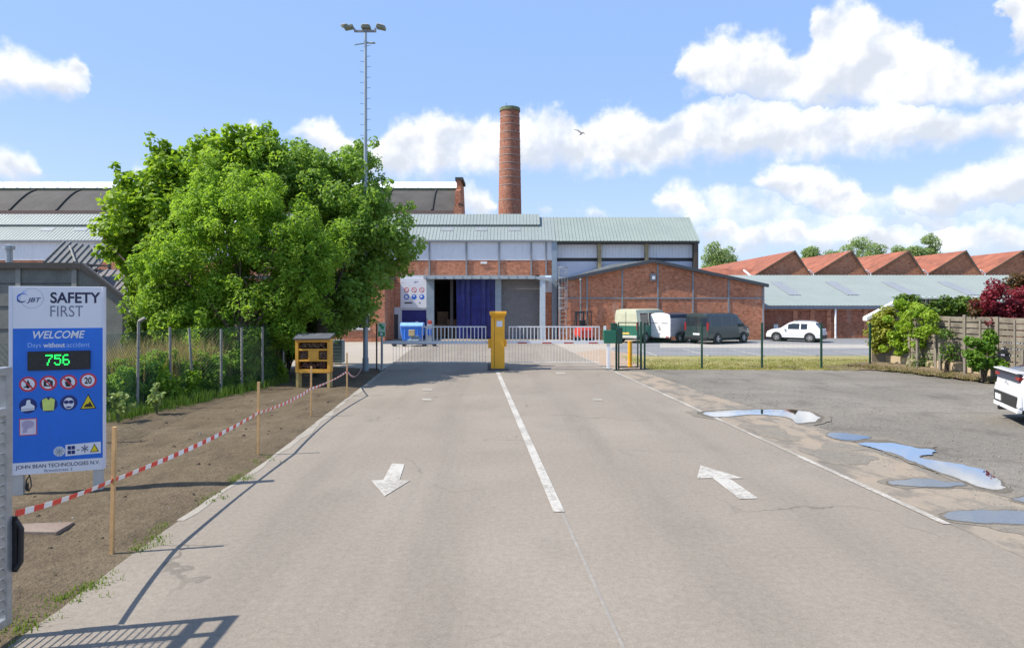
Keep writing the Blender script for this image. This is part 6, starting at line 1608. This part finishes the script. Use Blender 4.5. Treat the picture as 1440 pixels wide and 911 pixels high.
mb.add([(-.034, .02, .84), (-.034, -.08, .9), (-.034, -.02, 1.0), (-.034, .06, 1.06), (-.034, .05, .95)], [(0, 1, 2, 3, 4)]); mb.build('emblem', M('emblem_grey', (.25, .22, .22), .5), rd, fix=False)
mb = MB(); mb.bb(-.09, .0-.031, -TW, TW, .32, .43); mb.build('rear_bumper', M('bumper_pale', (.6, .6, .55), .5), ht, bevel=.02)
for s_ in (1, -1): MB().bb(-.1, -.09-.0005, s_*.62-.12, s_*.62+.12, .34, .42).build('tail_light', tail, ht)
for x in (.95, 1.62):
    for s_ in (1, -1): wheel(ht, x, s_*(TW+.06), .30, .18, chrome, 6)
for s_ in (1, -1):
    mb = MB(); pp = [(1.285+.74*math.cos(math.pi*i/10), s_*(TW+.005), .34+.36*math.sin(math.pi*i/10)) for i in range(11)]; pq = [(1.285+.68*math.cos(math.pi*i/10), s_*(TW+.005), .33+.31*math.sin(math.pi*i/10)) for i in range(10, -1, -1)]
    mb.prism(pp+pq, (0, s_*.17, 0)); mb.build('mudguard', carblk, ht)
mb = MB(); mb.tube([(TL+.2, 0, .5), (TL+1.3, 0, .48)], .05, 8); mb.tube([(TL+1.0, 0, .5), (TL+1.0, 0, .06)], .03, 6); mb.lathe([(.02, -.04), (.1, -.04), (.1, .04), (.02, .04)], (TL+1.0, 0, .1), 'Y', 12); mb.build('drawbar', galv, ht)

def make_car(name, label, loc, rz, body, sc=1.0, L=4.4, Rt=None, W=.91, belt=.98, xs=None, rearw=None, sidew=None, front=None, wb=(.85, 3.5), wr=.34, rimm=None):
    t = thing(name, label, 'car', loc, rz); t.scale = (sc, sc, sc)
    Wt = [(0, W*.86), (.12, W*.95), (.6, W), (L-1.2, W), (L-.5, W*.95), (L-.15, W*.82), (L, W*.68)]
    def prof(x):
        r = lerp_tab(Rt, x); w_ = lerp_tab(Wt, x); b = min(belt, r-.05); k = min(1, max(0, (r-b)/.5))
        return [(w_*.84, .24), (w_*.97, .34), (w_*1.0, .58), (w_*1.0, min(.76, b-.06)), (w_*.975, b), (w_*(.975-.13*k), b+(r-b)*.74), (w_*(.975-.22*k), r-.05*k-.005), (w_*.5, r-.008), (0, r)]
    sh = Shell(xs, prof)
    rw = lambda i, j: i in rearw and j >= 6
    sw = lambda i, j: i in sidew and j == 4
    fw = lambda i, j: i in front and j >= 6
    mb = MB(); sh.faces(mb, lambda i, j: not rw(i, j) and not sw(i, j) and not fw(i, j) and j >= 1); sh.cap(mb, 0, lambda j: j >= 1); sh.cap(mb, len(xs)-1, lambda j: j >= 1)
    mb.build('body', body, t)
    mb = MB(); sh.faces(mb, lambda i, j: j == 0); sh.cap(mb, 0, lambda j: j == 0); sh.cap(mb, len(xs)-1, lambda j: j == 0); mb.build('sill', carblk, t)
    mb = MB(); sh.faces(mb, rw); mb.build('rear_window', glass, t)
    mb = MB(); sh.faces(mb, sw); mb.build('side_window', glass, t)
    mb = MB(); sh.faces(mb, fw); mb.build('windscreen', glass, t)
    for x in wb:
        for s_ in (1, -1):
            MB().disc((x, (W+.003)*s_, wr), wr*1.2, 26, thick=.003).build('wheel_arch', carblk, t)
            wheel(t, x, s_*(W-.072), wr, .22, rimm or chrome)
    mb = MB(); mb.bb(.35, L-.4, -W*.8, W*.8, .16, .26); mb.build('underbody', black, t)
    for s_ in (1, -1):
        mb = MB(); mb.bb(L-.38, L-.12, s_*W*.68-.1, s_*W*.68+.12, .64, .74); mb.build('headlight', chrome, t, bevel=.02)
        mb = MB(); xm = 2*L/3-.15; mb.bb(xm-.06, xm+.06, s_*(W*.98), s_*(W*.98+.17), belt-.04, belt+.1); mb.build('mirror', carblk if name != 'suv' else body, t, bevel=.025)
    return t
carw = M('white_car_paint', (.80, .80, .81), .25, var=.015, coat=.7)
# white off-roader by the low brick building, nose to the left
sc_ = .82; ha = R(180-41)
p_rr = G(1139, 481.2)    # left... nearest rear wheel
RtS = [(0, .92), (.05, 1.03), (.10, 1.08), (.48, 1.56), (.75, 1.64), (2.2, 1.66), (2.55, 1.56), (3.15, 1.10), (3.9, .98), (4.25, .82), (4.4, .62)]
m_ = Matrix.Rotation(ha, 3, 'Z') @ Vector((.85*sc_, .81*sc_, 0))
suv = make_car('suv', 'white off-roader parked in front of the low brick building, nose to the left', p_rr-m_, ha, carw, sc_, 4.4, RtS, .92, 1.02, [0, .05, .10, .48, .75, 1.05, 1.55, 1.65, 2.2, 2.55, 2.75, 3.15, 3.5, 3.9, 4.25, 4.4], (2,), (5, 7, 8), (9, 10), (.85, 3.45), .36)
for s_ in (1, -1):
    MB().bb(-.01, .10, s_*.70-.15, s_*.70+.13, .86, 1.0).build('tail_light', tail, suv, bevel=.01)
    MB().tube([(.8, s_*.62, 1.69), (2.2, s_*.62, 1.70)], .02, 6).build('roof_rail', midgrey, suv)
MB().bb(-.06, .05, -.72, .72, .28, .56).build('rear_bumper', carblk, suv, bevel=.04)
MB().bb(-.012, -.002, -.26, .26, .66, .78).build('number_plate', plate_w, suv)
# white car at the right edge
hb2 = R(-22.5)
pc = Vector((10.36, 13.0, 0)); off = Matrix.Rotation(hb2, 3, 'Z') @ Vector((0, -.85, 0))
RtC = [(0, .84), (.03, .98), (.06, 1.06), (.16, 1.09), (.22, 1.08), (.9, 1.36), (1.5, 1.46), (2.2, 1.45), (2.6, 1.38), (3.3, 1.04), (4.0, .90), (4.35, .72), (4.5, .55)]
coupe = make_car('hatchback', 'white sporty hatchback cut off by the right edge, rear end with spoiler towards the lot', pc-off, hb2, carw, 1.0, 4.5, RtC, .90, .95, [0, .03, .06, .16, .22, .9, 1.1, 1.5, 1.6, 2.2, 2.6, 2.9, 3.3, 3.6, 4.0, 4.35, 4.5], (4,), (6, 8, 9), (10, 11), (.82, 3.5), .33)
MB().prism([(-.07, -.74, 1.07), (-.07, .74, 1.07), (.10, .78, 1.085), (.10, -.78, 1.085)], (0, 0, .028)).build('spoiler', carw, coupe, bevel=.012)
MB().prism([(-.018, -.70, .90), (-.018, .70, .90), (-.004, .72, 1.066), (-.004, -.72, 1.066)], (.03, 0, 0)).build('dark_light_band', M('smoked_lamp', (.03, .035, .07), .15), coupe)
for s_ in (1, -1): MB().prism([(-.026, s_*.76, .93), (-.026, s_*.52, .95), (-.022, s_*.54, .99), (-.022, s_*.79, 1.0)], (.10, 0, 0)).build('tail_light', tail, coupe)
mb = MB(); mb.prism([(-.05, -.80, .36), (-.05, .80, .36), (-.05, .80, .62), (-.03, .76, .76), (-.03, -.76, .76), (-.05, -.80, .62)], (.09, 0, 0)); mb.build('rear_bumper', carw, coupe, bevel=.03)
mb = MB(); mb.prism([(-.062, -.68, .36), (-.062, .72, .36), (-.062, .74, .60), (-.062, .2, .60), (-.062, -.74, .60)], (.01, 0, 0)); mb.build('black_insert', carblk, coupe)
MB().bb(-.075, -.0635, .24, .60, .40, .53).build('number_plate', plate_w, coupe)
MB().prism([(-.07, -.76, .26), (-.07, .76, .26), (-.06, .78, .355), (-.06, -.78, .355)], (.1, 0, 0)).build('rear_valance', carw, coupe, bevel=.015)
MB().lathe([(.035, -.10), (.045, -.10), (.045, .12), (.035, .12), (.035, -.10)], (0, .3, .24), 'X', 14).build('exhaust', carblk, coupe)
mb = MB(); mb.tube([(-.036, .05, .80), (-.036, .0, .86), (-.036, -.05, .80)], .012, 6); mb.build('badge', chrome, coupe)
# ------------------------------------------------------------------ repeated pieces of one part become parts of their own
def split_pieces(o):
    me = o.data; n = len(me.vertices); par = list(range(n))
    def find(a):
        while par[a] != a: par[a] = par[par[a]]; a = par[a]
        return a
    for e in me.edges:
        a, b = find(e.vertices[0]), find(e.vertices[1])
        if a != b: par[a] = b
    comp = {}
    for p in me.polygons: comp.setdefault(find(p.vertices[0]), []).append(p)
    if len(comp) < 2: return
    base = o.name.split('.')[0]; first = True
    vco = [v.co.copy() for v in me.vertices]; mats = list(me.materials)
    groups = [[(tuple(p.vertices), p.material_index) for p in ps] for ps in comp.values()]
    for g_ in groups:
        ids = sorted({i for f, _ in g_ for i in f}); mp = {i: k for k, i in enumerate(ids)}
        m2 = bpy.data.meshes.new(base); m2.from_pydata([vco[i] for i in ids], [], [tuple(mp[i] for i in f) for f, _ in g_])
        for k in mats: m2.materials.append(k)
        m2.polygons.foreach_set('material_index', [x for _, x in g_]); m2.update()
        if first: o.data = m2; first = False
        else:
            c = o.copy(); c.data = m2; COL.objects.link(c); c.parent = o.parent
SPLIT = {'coping', 'rooflight', 'side_window', 'frame_post', 'roof_rib', 'iron_band', 'facade_post', 'door_column', 'ochre_post', 'brick_pier', 'wall_post', 'climbing_peg', 'front_stake', 'brace', 'arm_bracket', 'maintenance_arm', 'black_bar', 'white_frame', 'vent_slot', 'fork', 'pale_panel'}
for o in list(bpy.data.objects):
    if o.type != 'MESH' or not o.parent: continue
    b = o.name.split('.')[0]
    if b in SPLIT or (b == 'post' and o.parent.name.split('.')[0] in ('slab_fence', 'lean_to_roof')): split_pieces(o)
